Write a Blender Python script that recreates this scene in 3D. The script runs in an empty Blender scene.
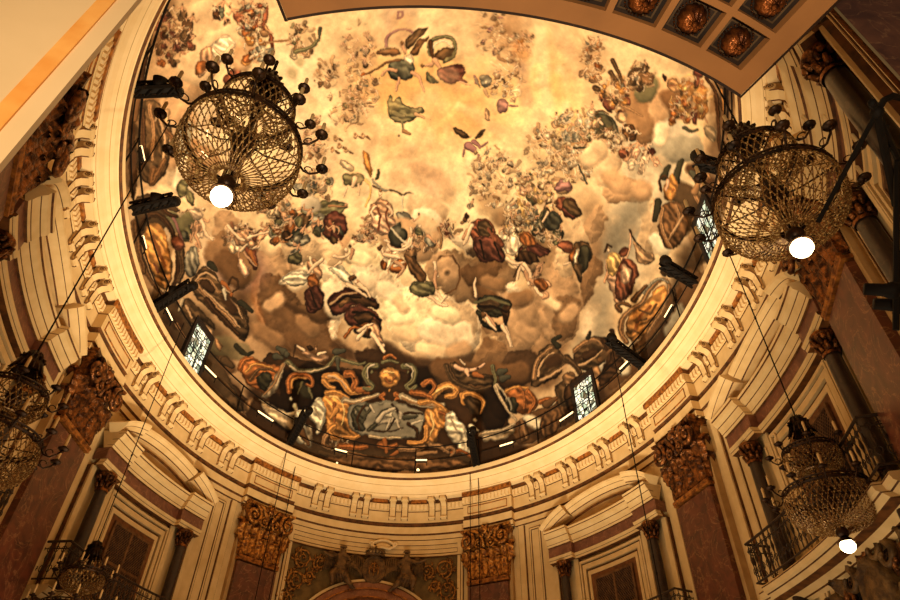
import bpy, bmesh, math, random
import numpy as np
from mathutils import Vector, Matrix
random.seed(7)
PI = math.pi
sin, cos = math.sin, math.cos
SC = bpy.context.scene
COL = SC.collection
# ---------------------------------------------------------------- room proportions (unit = 14 m, heights above the eye)
S, Z0 = 14.0, 1.6
LCOL = (1, .86, .66)                        # colour of the lamps
A, B = 0.62848, 0.89857                     # half axes of the oval opening of the dome
FPX, EL, ROLL, YAW = 631.4263, 0.73847, 0.0231, 0.15284
EYE = np.array([-0.09136, -1.07727, 0.0])
Fv = np.array([cos(EL)*sin(YAW), cos(EL)*cos(YAW), sin(EL)])
Rv = np.array([cos(YAW), -sin(YAW), 0.0]); Uv = np.cross(Rv, Fv)
Rv, Uv = Rv*cos(ROLL)+Uv*sin(ROLL), -Rv*sin(ROLL)+Uv*cos(ROLL)

def W(t, d, z):                             # point of the oval room: angle, distance outside the opening, height
    return Vector(((A+d)*sin(t)*S, (B+d)*cos(t)*S, z*S+Z0))
def N(x, y, z): return Vector((x*S, y*S, z*S+Z0))
def ray(x, y):
    d = Fv+Rv*(x-450)/FPX+Uv*(300-y)/FPX
    return d/np.linalg.norm(d)
def onz(x, y, z):                           # where a sight line meets a height
    d = ray(x, y); p = EYE+d*(z/d[2]); return N(*p)
def speed(t, d=.06): return math.hypot((A+d)*cos(t), (B+d)*sin(t))
def prj(p):
    q = np.array([p[0]/S, p[1]/S, (p[2]-Z0)/S])-EYE
    return 450+FPX*(q@Rv)/(q@Fv), 300-FPX*(q@Uv)/(q@Fv)
def frame_at(t, d, z, scale=1.0):           # local frame on the wall: x along the wall, y into the room, z up
    tx = Vector(((A+d)*cos(t), -(B+d)*sin(t), 0)).normalized()
    ny = Vector((-tx.y, tx.x, 0))           # candidate normal
    c = W(t, d, z)
    if ny.dot(Vector((-c.x, -c.y, 0))) < 0: ny = -ny
    zz = Vector((0, 0, 1))
    M = Matrix(((tx.x, ny.x, 0, c.x), (tx.y, ny.y, 0, c.y), (0, 0, 1, c.z), (0, 0, 0, 1)))
    if M.determinant() < 0:
        M = Matrix(((-tx.x, ny.x, 0, c.x), (-tx.y, ny.y, 0, c.y), (0, 0, 1, c.z), (0, 0, 0, 1)))
    return M

# ---------------------------------------------------------------- materials
def lin(c):
    return tuple((v/255/12.92 if v/255 <= .04045 else ((v/255+.055)/1.055)**2.4) for v in c)
def newmat(name):
    m = bpy.data.materials.new(name); m.use_nodes = True
    nt = m.node_tree; b = nt.nodes['Principled BSDF']; return m, nt, b
def noisy(name, c1, c2, scale=6, rough=.6, metal=0, bump=0, detail=6, stops=(.35, .65), bscale=None, dist=0, spec=.3, emit=0):
    m, nt, b = newmat(name); L = nt.links
    tc = nt.nodes.new('ShaderNodeTexCoord')
    n = nt.nodes.new('ShaderNodeTexNoise'); n.inputs['Scale'].default_value = scale
    n.inputs['Detail'].default_value = detail; n.inputs['Distortion'].default_value = dist
    L.new(tc.outputs['Object'], n.inputs['Vector'])
    r = nt.nodes.new('ShaderNodeValToRGB'); r.color_ramp.elements[0].position = stops[0]; r.color_ramp.elements[1].position = stops[1]
    r.color_ramp.elements[0].color = (*lin(c1), 1); r.color_ramp.elements[1].color = (*lin(c2), 1)
    L.new(n.outputs['Fac'], r.inputs['Fac']); L.new(r.outputs['Color'], b.inputs['Base Color'])
    b.inputs['Roughness'].default_value = rough; b.inputs['Metallic'].default_value = metal
    b.inputs['Specular IOR Level'].default_value = spec
    if bump:
        n2 = nt.nodes.new('ShaderNodeTexNoise'); n2.inputs['Scale'].default_value = bscale or scale*4
        L.new(tc.outputs['Object'], n2.inputs['Vector'])
        bp = nt.nodes.new('ShaderNodeBump'); bp.inputs['Strength'].default_value = bump; bp.inputs['Distance'].default_value = .05
        L.new(n2.outputs['Fac'], bp.inputs['Height']); L.new(bp.outputs['Normal'], b.inputs['Normal'])
    if emit:
        L.new(r.outputs['Color'], b.inputs['Emission Color']); b.inputs['Emission Strength'].default_value = emit
    return m
def marble(name, base, dark, vein, scale=1.2, rough=.35):
    m, nt, b = newmat(name); L = nt.links
    tc = nt.nodes.new('ShaderNodeTexCoord')
    n = nt.nodes.new('ShaderNodeTexNoise'); n.inputs['Scale'].default_value = scale*2; n.inputs['Detail'].default_value = 10; n.inputs['Distortion'].default_value = 1.2
    L.new(tc.outputs['Object'], n.inputs['Vector'])
    r = nt.nodes.new('ShaderNodeValToRGB'); e = r.color_ramp.elements
    e[0].position = .3; e[0].color = (*lin(dark), 1); e[1].position = .7; e[1].color = (*lin(base), 1)
    L.new(n.outputs['Fac'], r.inputs['Fac'])
    v = nt.nodes.new('ShaderNodeTexNoise'); v.inputs['Scale'].default_value = scale; v.inputs['Detail'].default_value = 8; v.inputs['Distortion'].default_value = 2.5
    L.new(tc.outputs['Object'], v.inputs['Vector'])
    mt = nt.nodes.new('ShaderNodeMath'); mt.operation = 'SUBTRACT'; mt.inputs[1].default_value = .5; L.new(v.outputs['Fac'], mt.inputs[0])
    ab = nt.nodes.new('ShaderNodeMath'); ab.operation = 'ABSOLUTE'; L.new(mt.outputs[0], ab.inputs[0])
    r2 = nt.nodes.new('ShaderNodeValToRGB'); r2.color_ramp.elements[0].position = 0; r2.color_ramp.elements[0].color = (.55, .55, .55, 1)
    r2.color_ramp.elements[1].position = .018; r2.color_ramp.elements[1].color = (0, 0, 0, 1); L.new(ab.outputs[0], r2.inputs['Fac'])
    mx = nt.nodes.new('ShaderNodeMix'); mx.data_type = 'RGBA'; mx.inputs[7].default_value = (*lin(vein), 1)
    L.new(r2.outputs['Color'], mx.inputs[0]); L.new(r.outputs['Color'], mx.inputs[6]); L.new(mx.outputs[2], b.inputs['Base Color'])
    b.inputs['Roughness'].default_value = rough; return m
def emis(name, col, st):
    m, nt, b = newmat(name); n = nt.nodes.new('ShaderNodeTexNoise'); n.inputs['Scale'].default_value = 3
    b.inputs['Base Color'].default_value = (*lin(col), 1); b.inputs['Emission Color'].default_value = (*lin(col), 1)
    b.inputs['Emission Strength'].default_value = st; return m
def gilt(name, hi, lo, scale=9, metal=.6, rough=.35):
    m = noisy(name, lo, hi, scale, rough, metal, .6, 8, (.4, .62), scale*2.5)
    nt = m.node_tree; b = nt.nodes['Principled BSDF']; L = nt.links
    g = nt.nodes.new('ShaderNodeAmbientOcclusion'); g.inputs['Distance'].default_value = .25; g.samples = 4  # crevice shade put into the gilt colour by occlusion
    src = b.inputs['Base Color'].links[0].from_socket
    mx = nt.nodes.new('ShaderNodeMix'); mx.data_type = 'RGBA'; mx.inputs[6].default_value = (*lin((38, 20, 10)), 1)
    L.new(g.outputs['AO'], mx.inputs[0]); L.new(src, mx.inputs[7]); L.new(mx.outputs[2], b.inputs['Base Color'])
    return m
M = {}
M['cream'] = noisy('cream plaster', (214, 180, 124), (226, 194, 140), 2.2, .75, bump=.05)
M['lip'] = noisy('pale cornice plaster', (232, 200, 146), (240, 210, 160), 2.0, .7, bump=.04)
M['tan'] = noisy('tan plaster', (176, 138, 88), (196, 158, 104), 2.2, .75)
M['line'] = noisy('brown gilt line', (70, 40, 18), (112, 68, 30), 5, .6)
M['box'] = noisy('brown gilt band', (96, 52, 22), (190, 120, 52), 7, .45, .3, .3)
M['egg'] = noisy('egg and dart', (200, 164, 108), (228, 196, 140), 4, .7)
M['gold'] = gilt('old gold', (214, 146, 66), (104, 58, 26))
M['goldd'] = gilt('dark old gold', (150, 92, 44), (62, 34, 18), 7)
M['red'] = marble('red marble', (112, 58, 38), (70, 36, 26), (170, 122, 82))
M['pur'] = marble('purple brown marble', (132, 82, 58), (92, 54, 40), (170, 120, 84))
M['blk'] = marble('dark column marble', (52, 36, 30), (34, 24, 22), (84, 62, 48), rough=.3)
M['olive'] = noisy('olive relief ground', (92, 72, 40), (122, 96, 54), 3, .7)
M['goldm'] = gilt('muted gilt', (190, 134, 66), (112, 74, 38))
M['bronze'] = noisy('bronzed carving', (70, 50, 32), (124, 92, 54), 6, .5, .2, .4)
M['iron'] = noisy('black iron', (14, 10, 7), (22, 15, 10), 8, .7, spec=.12)
M['irong'] = noisy('wrought iron', (40, 27, 18), (60, 42, 26), 8, .5)
M['wood'] = noisy('brown wood', (96, 58, 30), (128, 80, 42), 5, .6)
M['dark'] = noisy('dark opening', (22, 14, 10), (40, 26, 16), 3, .9)
M['lattice'] = noisy('lattice wood', (86, 56, 32), (122, 84, 48), 6, .7)
M['crystal'] = noisy('amber crystal beads', (128, 90, 50), (250, 210, 138), 30, .15, .3, stops=(.50, .72), spec=.6)
M['crystd'] = noisy('dim crystal beads', (54, 38, 22), (160, 112, 56), 38, .15, .5, stops=(.45, .72))
M['ring'] = noisy('dark chandelier metal', (34, 22, 14), (70, 44, 24), 9, .4, .5)
M['candle'] = noisy('candle sleeve', (226, 190, 132), (244, 212, 156), 9, .6)
M['coffer'] = noisy('coffer ground', (34, 26, 22), (52, 38, 30), 4, .6)
M['coffpat'] = noisy('coffer outline', (74, 56, 40), (92, 70, 46), 5, .6)
M['soff'] = noisy('brown soffit', (146, 98, 56), (160, 108, 62), 2, .6)
M['edge'] = noisy('dark soffit edge', (40, 24, 16), (52, 32, 20), 4, .6)
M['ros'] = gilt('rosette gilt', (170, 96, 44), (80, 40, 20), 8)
M['jamb'] = noisy('pier plaster', (214, 180, 134), (224, 190, 144), 1.2, .8)
M['stripe'] = noisy('orange marble band', (226, 150, 70), (238, 172, 92), 5, .6)
M['bulb'] = emis('bulb glow', (255, 226, 170), 14)
M['tube'] = emis('tube lamp', (255, 214, 150), 2.4)
M['pur2'] = marble('niche arch marble', (150, 92, 58), (118, 66, 44), (180, 130, 88))

# ---------------------------------------------------------------- mesh helpers
class MB:
    def __init__(s): s.v, s.f, s.m = [], [], []
    def add(s, vs, fs, m=0):
        k = len(s.v); s.v += [tuple(p) for p in vs]; s.f += [tuple(i+k for i in f) for f in fs]; s.m += [m]*len(fs)
    def grid(s, rows, m=0, closed=False):
        """rows of equal length; m an int or a list with one per row gap"""
        k = len(s.v); n = len(rows[0])
        for r in rows: s.v += [tuple(p) for p in r]
        for i in range(len(rows)-1):
            mm = m[i] if isinstance(m, (list, tuple)) else m
            for j in range(n if closed else n-1):
                j2 = (j+1) % n
                s.f.append((k+i*n+j, k+i*n+j2, k+(i+1)*n+j2, k+(i+1)*n+j)); s.m.append(mm)
    def box(s, c, h, m=0, mat=None):
        vs = [Vector((c[0]+sx*h[0], c[1]+sy*h[1], c[2]+sz*h[2])) for sx in (-1, 1) for sy in (-1, 1) for sz in (-1, 1)]
        if mat is not None: vs = [mat @ v for v in vs]
        s.add(vs, [(0, 1, 3, 2), (4, 6, 7, 5), (0, 4, 5, 1), (2, 3, 7, 6), (0, 2, 6, 4), (1, 5, 7, 3)], m)
    def tube(s, pts, r, n=6, m=0, cap=True):
        pts = [Vector(p) for p in pts]; rows = []
        rr = r if isinstance(r, (list, tuple)) else [r]*len(pts)
        up = Vector((0, 0, 1)); prev = None
        for i, p in enumerate(pts):
            d = (pts[min(i+1, len(pts)-1)]-pts[max(i-1, 0)])
            if d.length < 1e-9: d = Vector((0, 0, 1))
            d.normalize()
            a = d.cross(up if prev is None else prev.cross(d)*-1) if prev is None else (prev-d*prev.dot(d))
            if a.length < 1e-4: a = d.cross(Vector((1, 0, 0)))
            a.normalize(); b = d.cross(a); prev = a
            rows.append([p+(a*cos(2*PI*q/n)+b*sin(2*PI*q/n))*rr[i] for q in range(n)])
        s.grid(rows, m, True)
        if cap and n > 2:
            k = len(s.v)-n*len(rows); s.f.append(tuple(range(k+n-1, k-1, -1))); s.m.append(m)
            k = len(s.v)-n; s.f.append(tuple(range(k, k+n))); s.m.append(m)
    def lathe(s, c, prof, n=16, m=0, mat=None):
        rows = []
        for r, z in prof:
            row = [Vector((c[0]+r*cos(2*PI*i/n), c[1]+r*sin(2*PI*i/n), c[2]+z)) for i in range(n)]
            if mat is not None: row = [mat @ p for p in row]
            rows.append(row)
        s.grid(rows, m, True)
    def ball(s, c, r, n=8, m=0, sc=(1, 1, 1)):
        rows = []
        for i in range(n//2+1):
            ph = PI*i/(n//2)
            rows.append([Vector((c[0]+r*sc[0]*sin(ph)*cos(2*PI*j/n), c[1]+r*sc[1]*sin(ph)*sin(2*PI*j/n), c[2]+r*sc[2]*cos(ph))) for j in range(n)])
        s.grid(rows, m, True)
    def build(s, name, mats, parent=None, smooth=False, matrix=None):
        me = bpy.data.meshes.new(name); me.from_pydata(s.v, [], s.f)
        if not isinstance(mats, (list, tuple)): mats = [mats]
        for mt in mats: me.materials.append(mt)
        me.polygons.foreach_set('material_index', s.m)
        me.polygons.foreach_set('use_smooth', [smooth]*len(s.f)); me.update()
        o = bpy.data.objects.new(name, me); COL.objects.link(o)
        if parent is not None: o.parent = parent
        if matrix is not None: o.matrix_local = matrix
        return o
def tag(o, label=None, cat=None, group=None, kind=None):
    if label: o['label'] = label
    if cat: o['category'] = cat
    if group: o['group'] = group
    if kind: o['kind'] = kind
    return o
def empty(name, mat, label, cat, group=None, kind=None):
    o = bpy.data.objects.new(name, None); COL.objects.link(o)
    o.matrix_world = mat if isinstance(mat, Matrix) else Matrix.Translation(mat)
    o.empty_display_size = .1
    return tag(o, label, cat, group, kind)
def copy_tree(o, parent=None):
    c = o.copy(); COL.objects.link(c)
    if parent is not None: c.parent = parent; c.matrix_parent_inverse = o.matrix_parent_inverse
    for ch in list(o.children): copy_tree(ch, c)
    return c
def lsp(a, b, n): return [a+(b-a)*i/n for i in range(n+1)]
def sweep(mb, prof, t0, t1, n, off=None, cap=False):
    """profile rows (d, z, material of the strip that follows) swept along the oval; off(t, z) moves it into the room"""
    ts = t0 if isinstance(t0, list) else lsp(t0, t1, n)
    rows = [[W(t, p[0]-(off(t, p[1]) if off else 0), p[1]) for t in ts] for p in prof]
    mb.grid(rows, [p[2] for p in prof])
    if cap:
        for t in (ts[0], ts[-1]):
            vs = [W(t, p[0]-(off(t, p[1]) if off else 0), p[1]) for p in prof]
            k = len(mb.v); mb.v += [tuple(v) for v in vs]; mb.f.append(tuple(range(k, k+len(vs)))); mb.m.append(prof[0][2])
def bbox(mb, t0, t1, d0, d1, z0, z1, m=0, n=6):
    """box bent with the wall"""
    pr = [(d1, z1), (d0, z1), (d0, z0), (d1, z0), (d1, z1)]
    sweep(mb, [(a, b, m) for a, b in pr], t0, t1, n, cap=False)
    for t in (t0, t1):
        mb.add([W(t, a, b) for a, b in pr[:4]], [(0, 1, 2, 3)], m)
def frame_rect(mb, t0, t1, z0, z1, w, d0, d1, m=0):
    """rectangular moulding on the wall"""
    wt = w/speed((t0+t1)/2)
    bbox(mb, t0, t1, d0, d1, z1-w, z1, m, 8); bbox(mb, t0, t1, d0, d1, z0, z0+w, m, 8)
    bbox(mb, t0, t0+wt, d0, d1, z0+w, z1-w, m, 1); bbox(mb, t1-wt, t1, d0, d1, z0+w, z1-w, m, 1)
def band(mb, outer, inner, d0, d1, m=0):
    """strip between two (t, z) curves, standing from d1 (wall) to d0 (front)"""
    f = [W(t, d0, z) for t, z in outer]; g = [W(t, d0, z) for t, z in inner]
    F2 = [W(t, d1, z) for t, z in outer]; G2 = [W(t, d1, z) for t, z in inner]
    mb.grid([F2, f, g, G2], m)
    for i in (0, -1): mb.add([F2[i], f[i], g[i], G2[i]], [(0, 1, 2, 3)], m)
# ---------------------------------------------------------------- the fresco: painted in strokes on a chart, then laid on the vault as colour
CX0, CY0, CW, CH, CK = 90, -50, 700, 560, 2.2
HH, WW = int(CH*CK), int(CW*CK)
rng = np.random.RandomState(3)
def vnoise(h, w, cell):
    gh, gw = int(h/cell)+3, int(w/cell)+3
    g = rng.rand(gh, gw)
    y = np.arange(h)/cell; x = np.arange(w)/cell
    yi, xi = y.astype(int), x.astype(int); fy, fx = y-yi, x-xi
    fy = fy*fy*(3-2*fy); fx = fx*fx*(3-2*fx)
    a = g[yi][:, xi]*(1-fx)+g[yi][:, xi+1]*fx; b = g[yi+1][:, xi]*(1-fx)+g[yi+1][:, xi+1]*fx
    return a*(1-fy)[:, None]+b*fy[:, None]
def fbm(cells):
    t = 0; s = 0
    for i, c in enumerate(cells):
        w = .6**i; t = t+vnoise(HH, WW, c*CK)*w; s += w
    return (t/s-.5)*2
NZ1, NZ2, NZ3 = fbm([40, 20, 10, 5]), fbm([16, 8, 4]), fbm([5, 2.5, 1.2])
NZ4 = fbm([9, 4.5, 2.2])
PAL = dict(a=(252, 218, 152), b=(243, 208, 152), c=(226, 184, 126), d=(200, 152, 98), e=(164, 116, 68), f=(124, 82, 44), g=(82, 52, 28), k=(46, 30, 18),
           r=(104, 54, 36), R=(148, 80, 48), p=(204, 148, 98), P=(234, 192, 138), o=(206, 134, 60), O=(172, 96, 42), y=(238, 184, 98),
           n=(120, 108, 66), N=(66, 60, 38), u=(152, 138, 104), U=(86, 80, 56), s=(196, 174, 132), w=(222, 200, 150), v=(150, 100, 84), q=(222, 166, 116),
           m=(98, 70, 40), i=(190, 160, 112))
IMG = np.zeros((HH, WW, 3), np.float32)
yy, xx = np.mgrid[0:HH, 0:WW].astype(np.float32); PX = xx/CK+CX0; PY = yy/CK+CY0
def blend(y0, y1, x0, x1, col, al):
    IMG[y0:y1, x0:x1] += (col-IMG[y0:y1, x0:x1])*al[..., None]
def n_round(m): return m in 'pPrtlq'
def smooth(pts, closed):
    for _ in range(2):
        n = len(pts)
        if n < 3: return pts
        q = [] if closed else [pts[0]]
        for i in range(n if closed else n-1):
            a, b = pts[i], pts[(i+1) % n]
            q += [(a[0]*.78+b[0]*.22, a[1]*.78+b[1]*.22), (a[0]*.22+b[0]*.78, a[1]*.22+b[1]*.78)]
        if not closed: q.append(pts[-1])
        pts = q
    return pts
def stroke(mode, ck, w, pts, alpha=1.0):
    col = np.array(PAL[ck], np.float32)
    xs = [p[0] for p in pts]; ys = [p[1] for p in pts]
    mg = w*1.6+2
    x0 = max(0, int((min(xs)-mg-CX0)*CK)); x1 = min(WW, int((max(xs)+mg-CX0)*CK)+1)
    y0 = max(0, int((min(ys)-mg-CY0)*CK)); y1 = min(HH, int((max(ys)+mg-CY0)*CK)+1)
    if x1 <= x0 or y1 <= y0: return
    X = PX[y0:y1, x0:x1]; Y = PY[y0:y1, x0:x1]
    if mode != 'l' and n_round(mode): pts = smooth(pts, mode in 'pPq')
    if mode in 'pPq':              # filled shape with folds
        ins = np.zeros(X.shape, bool); D = np.full(X.shape, 1e9, np.float32); n = len(pts)
        Xw = X+NZ4[y0:y1, x0:x1]*2.2; Yw = Y+NZ3[y0:y1, x0:x1]*1.4
        if mode == 'q': Xw = X+NZ2[y0:y1, x0:x1]*7; Yw = Y+NZ4[y0:y1, x0:x1]*5
        for i in range(n):
            ax, ay = pts[i]; bx, by = pts[(i+1) % n]
            c = ((ay > Yw) != (by > Yw)) & (Xw < (bx-ax)*(Yw-ay)/((by-ay) or 1e-6)+ax); ins ^= c
            dx, dy = bx-ax, by-ay; L2 = dx*dx+dy*dy+1e-6
            tt = np.clip(((Xw-ax)*dx+(Yw-ay)*dy)/L2, 0, 1); D = np.minimum(D, np.hypot(Xw-ax-tt*dx, Yw-ay-tt*dy))
        sd = np.where(ins, D, -D); al = np.clip(sd*1.4+.5, 0, 1)*alpha
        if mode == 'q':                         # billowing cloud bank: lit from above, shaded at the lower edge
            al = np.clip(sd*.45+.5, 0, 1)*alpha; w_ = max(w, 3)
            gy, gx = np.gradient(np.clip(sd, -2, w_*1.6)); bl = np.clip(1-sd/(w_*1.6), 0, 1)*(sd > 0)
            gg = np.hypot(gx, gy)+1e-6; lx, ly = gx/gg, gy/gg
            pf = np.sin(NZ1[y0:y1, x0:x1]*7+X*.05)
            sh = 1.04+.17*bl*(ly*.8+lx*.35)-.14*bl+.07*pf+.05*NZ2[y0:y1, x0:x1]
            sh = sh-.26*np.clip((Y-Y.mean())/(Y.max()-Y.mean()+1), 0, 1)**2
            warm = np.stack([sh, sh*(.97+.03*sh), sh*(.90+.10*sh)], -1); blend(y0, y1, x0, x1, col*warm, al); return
        if mode == 'p':
            ax, ay = pts[0]; bx, by = pts[len(pts)//2]; L = math.hypot(bx-ax, by-ay)+1e-6
            u = (-(X-ax)*(by-ay)+(Y-ay)*(bx-ax))/L
            v = ((X-ax)*(bx-ax)+(Y-ay)*(by-ay))/L
            fo = np.tanh(1.6*np.sin(u*.85+NZ2[y0:y1, x0:x1]*6+v*.22))*.7+NZ4[y0:y1, x0:x1]*1.2
            sh = 1.02+.30*fo*np.clip(sd/2.0, 0, 1)-.40*np.clip(1-sd/2.2, 0, 1)*(sd > 0)-.012*np.clip(Y-Y.mean(), -12, 12)
        else: sh = 1+.10*NZ2[y0:y1, x0:x1]-.22*np.clip(1-sd/1.4, 0, 1)
        blend(y0, y1, x0, x1, col*sh[..., None], al); return
    D = np.full(X.shape, 1e9, np.float32); OX = np.zeros(X.shape, np.float32); OY = np.zeros(X.shape, np.float32)
    n = len(pts)
    if n == 1: pts = [pts[0], (pts[0][0]+.01, pts[0][1])]; n = 2
    for i in range(n-1):
        ax, ay = pts[i]; bx, by = pts[i+1]; dx, dy = bx-ax, by-ay; L2 = dx*dx+dy*dy+1e-6
        tt = np.clip(((X-ax)*dx+(Y-ay)*dy)/L2, 0, 1)
        ox, oy = X-ax-tt*dx, Y-ay-tt*dy; g = (i+tt)/(n-1)
        wl = w*(1-.45*g) if mode in 'rt' else w
        dd = np.hypot(ox, oy)/wl; k = dd < D
        D = np.where(k, dd, D); OX = np.where(k, ox/wl, OX); OY = np.where(k, oy/wl, OY)
    if mode == 'c':                             # billowing cloud
        nz = NZ2[y0:y1, x0:x1]*.28+NZ1[y0:y1, x0:x1]*.22
        D2 = D+nz; al = np.clip((1-D2)*min(4.5, w*.28), 0, 1)*alpha
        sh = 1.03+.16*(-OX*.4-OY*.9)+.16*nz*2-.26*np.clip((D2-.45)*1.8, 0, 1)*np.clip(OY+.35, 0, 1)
        warm = np.stack([sh, sh*(.985+.015*sh), sh*(.95+.05*sh)], -1)
        blend(y0, y1, x0, x1, col*warm, al)
    elif mode == 'w':                           # soft wash
        D2 = D+NZ1[y0:y1, x0:x1]*.35; al = np.clip(1.25-D2, 0, 1); al = al*al*(3-2*al)*alpha
        blend(y0, y1, x0, x1, col*np.ones(X.shape)[..., None], np.clip(al, 0, 1))
    elif mode == 'l':                           # thin line
        al = np.clip((1-D)*w*1.3+.4, 0, 1)*(D < 1.5)*alpha; blend(y0, y1, x0, x1, col*np.ones(X.shape)[..., None], al)
    else:                                       # rounded limb or scroll
        D2 = D+NZ3[y0:y1, x0:x1]*.10; al = np.clip((1-D2)*w*1.6+.35, 0, 1)*(D < 1.5)*alpha
        sh = 1.05+.26*(-OX*.45-OY*.75)-.46*np.clip((D2-.58)*2.2, 0, 1)
        if w >= 2 and ck in 'oOniemgfUu' and n > 2:
            sg = np.sign(OX*(pts[-1][1]-pts[0][1])-OY*(pts[-1][0]-pts[0][0])+1e-6)
            sh = sh+.20*np.sin(D*sg*6.5+.6)+.04*np.sin(np.hypot(X-pts[0][0], Y-pts[0][1])*1.7)
        if mode == 't': sh = sh+.16*NZ3[y0:y1, x0:x1]
        blend(y0, y1, x0, x1, col*sh[..., None], al)
def paint(txt):
    for ln in txt.strip().splitlines():
        ln = ln.split('#')[0].strip()
        if not ln: continue
        for q in ln.split(';'):
            a = q.split(); al = 1.0; ck = a[1]
            if len(ck) > 1: al = float(ck[1:])/10; ck = ck[0]
            stroke(a[0], ck, float(a[2]), [tuple(float(v) for v in p.split(',')) for p in a[3:]], al)
def scroll(x, y, r, ck, w, a0=0, turns=1.3, flip=1):
    pts = []
    for i in range(16):
        f = i/15; a = a0+flip*f*turns*2*PI; q = r*(1-.82*f); pts.append((x+q*cos(a), y+q*sin(a)))
    stroke('r', ck, w, pts)
def angel(x, y, s, ang, wing='i', skin='p', cloth='v', flip=1):
    """a small flying figure"""
    def T(px, py):
        px *= flip; return (x+s*(px*cos(ang)-py*sin(ang)), y+s*(px*sin(ang)+py*cos(ang)))
    stroke('p', wing, 2, [T(0, -1), T(-7, -7), T(-9, -11), T(-3, -9), T(1, -3)]); stroke('p', wing, 2, [T(1, -2), T(6, -8), T(11, -10), T(8, -5), T(2, 0)])
    stroke('r', skin, 1.2*s, [T(0, 3), T(-5, 7), T(-6, 11)]); stroke('r', skin, 1.2*s, [T(2, 3), T(4, 8), T(3, 13)])
    stroke('r', cloth, 3.2*s, [T(0, 1), T(1, 5)]); stroke('r', skin, 2.2*s, [T(0, -1), T(0, 2)])
    stroke('r', skin, 1*s, [T(-1, -1), T(-5, -2), T(-7, 1)]); stroke('r', skin, 1*s, [T(1, -1), T(5, -3), T(8, -2)])
    stroke('r', 'p', 1.6*s, [T(0, -4)]); stroke('r', 'f', 1.2*s, [T(0, -5)])
def seated(x, y, s, cloth, skin='p', flip=1, lean=0.0, head='f', cloth2=None):
    """a draped figure seated on cloud"""
    def T(px, py): return (x+s*(px*flip*cos(lean)-py*sin(lean)), y+s*(px*flip*sin(lean)+py*cos(lean)))
    stroke('p', cloth, 2, [T(-3, -2), T(4, -3), T(9, 2), T(8, 9), T(3, 11), T(-4, 9), T(-6, 4)])
    stroke('p', cloth2 or cloth, 2, [T(-5, 4), T(2, 5), T(5, 13), T(-1, 14), T(-6, 10)])
    stroke('r', skin, 2.6*s, [T(-1, -6), T(0, -1)])
    stroke('r', skin, 1.2*s, [T(-3, -6), T(-7, -3), T(-9, -7)]); stroke('r', skin, 1.2*s, [T(2, -6), T(6, -3), T(5, 1)])
    stroke('r', skin, 1.1*s, [T(6, 7), T(7, 12), T(9, 15)]); stroke('r', 'p', 1.7*s, [T(-.5, -10)]); stroke('r', head, 1.3*s, [T(-.8, -11.2)])
def daubs(x0, y0, x1, y1, n, keys, ln=5, w=1.2, seed=0, al=.9):
    R = random.Random(seed)
    for i in range(n):
        a = R.uniform(0, 2*PI); r = math.sqrt(R.random()); x = (x0+x1)/2+r*cos(a)*(x1-x0)/2; y = (y0+y1)/2+r*sin(a)*(y1-y0)/2
        if ln > 8:
            q = w*R.uniform(1.2, 3.2); stroke('c', R.choice(keys), q, [(x, y), (x+q*R.uniform(-.8, .8), y+q*R.uniform(-.3, .3))], al*R.uniform(.7, 1.3)); continue
        b = R.uniform(0, PI); L = ln*R.uniform(.5, 1.3); c = R.uniform(-1, 1); pts = []
        for k in range(4):
            f = k/3-.5; pts.append((x+cos(b+c*f)*L*f, y+sin(b+c*f)*L*f))
        stroke('t', R.choice(keys), w*R.uniform(.6, 1.4), pts, al*R.uniform(.6, 1))
def crowd(x0, y0, x1, y1, n, keys, smin=.35, smax=.6, seed=0, contrast=1):
    stroke('w', 'e', (y1-y0+x1-x0)/4+5, [((x0+x1)/2, (y0+y1)/2)], .30)
    daubs(x0-3, y0-3, x1+3, y1+3, int(n*2.2), keys+'defm', 7, 1.7, seed, .65)
    crowd_(x0, y0, x1, y1, n, keys, smin*1.4, smax*1.45, seed)
    daubs(x0-2, y0-2, x1+2, y1+2, int(n*3), keys+'fpgPbP', 4.5, .75, seed+1, .85)
def crowd_(x0, y0, x1, y1, n, keys, smin=.35, smax=.6, seed=0, contrast=1):
    R = random.Random(seed)
    for i in range(n):
        x = R.uniform(x0, x1); y = R.uniform(y0, y1); k = R.choice(keys); s = R.uniform(smin, smax); a = R.uniform(-1.2, 1.2); f = R.choice((-1, 1))
        def T(px, py): return (x+s*(px*f*cos(a)-py*sin(a)), y+s*(px*f*sin(a)+py*cos(a)))
        stroke('p', R.choice(keys+'em'), 2, [T(-3, 1), T(2, -2), T(7, 1), T(5, 7), T(0, 9), T(-4, 6)], .9)
        stroke('p', k, 2, [T(-4, -3), T(2, -4), T(4, 1), T(2, 6), T(-3, 5), T(-5, 2)])
        stroke('r', R.choice('pPi'), 1.9*s, [T(0, -6), T(0, -2)], .9)
        if R.random() < .6: stroke('r', R.choice('pPq'), 1.0*s, [T(2, -5), T(6, -4), T(8, -7)], .8)
        stroke('r', R.choice('pPd'), 1.6*s, [T(0, -9)], .9); stroke('r', R.choice('fgm'), 1.2*s, [T(-.4, -10.3)], .9)
        if R.random() < .3: stroke('p', R.choice('iuwm'), 2, [T(-2, -4), T(-9, -9), T(-10, -4), T(-5, -1)], .8)
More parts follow.
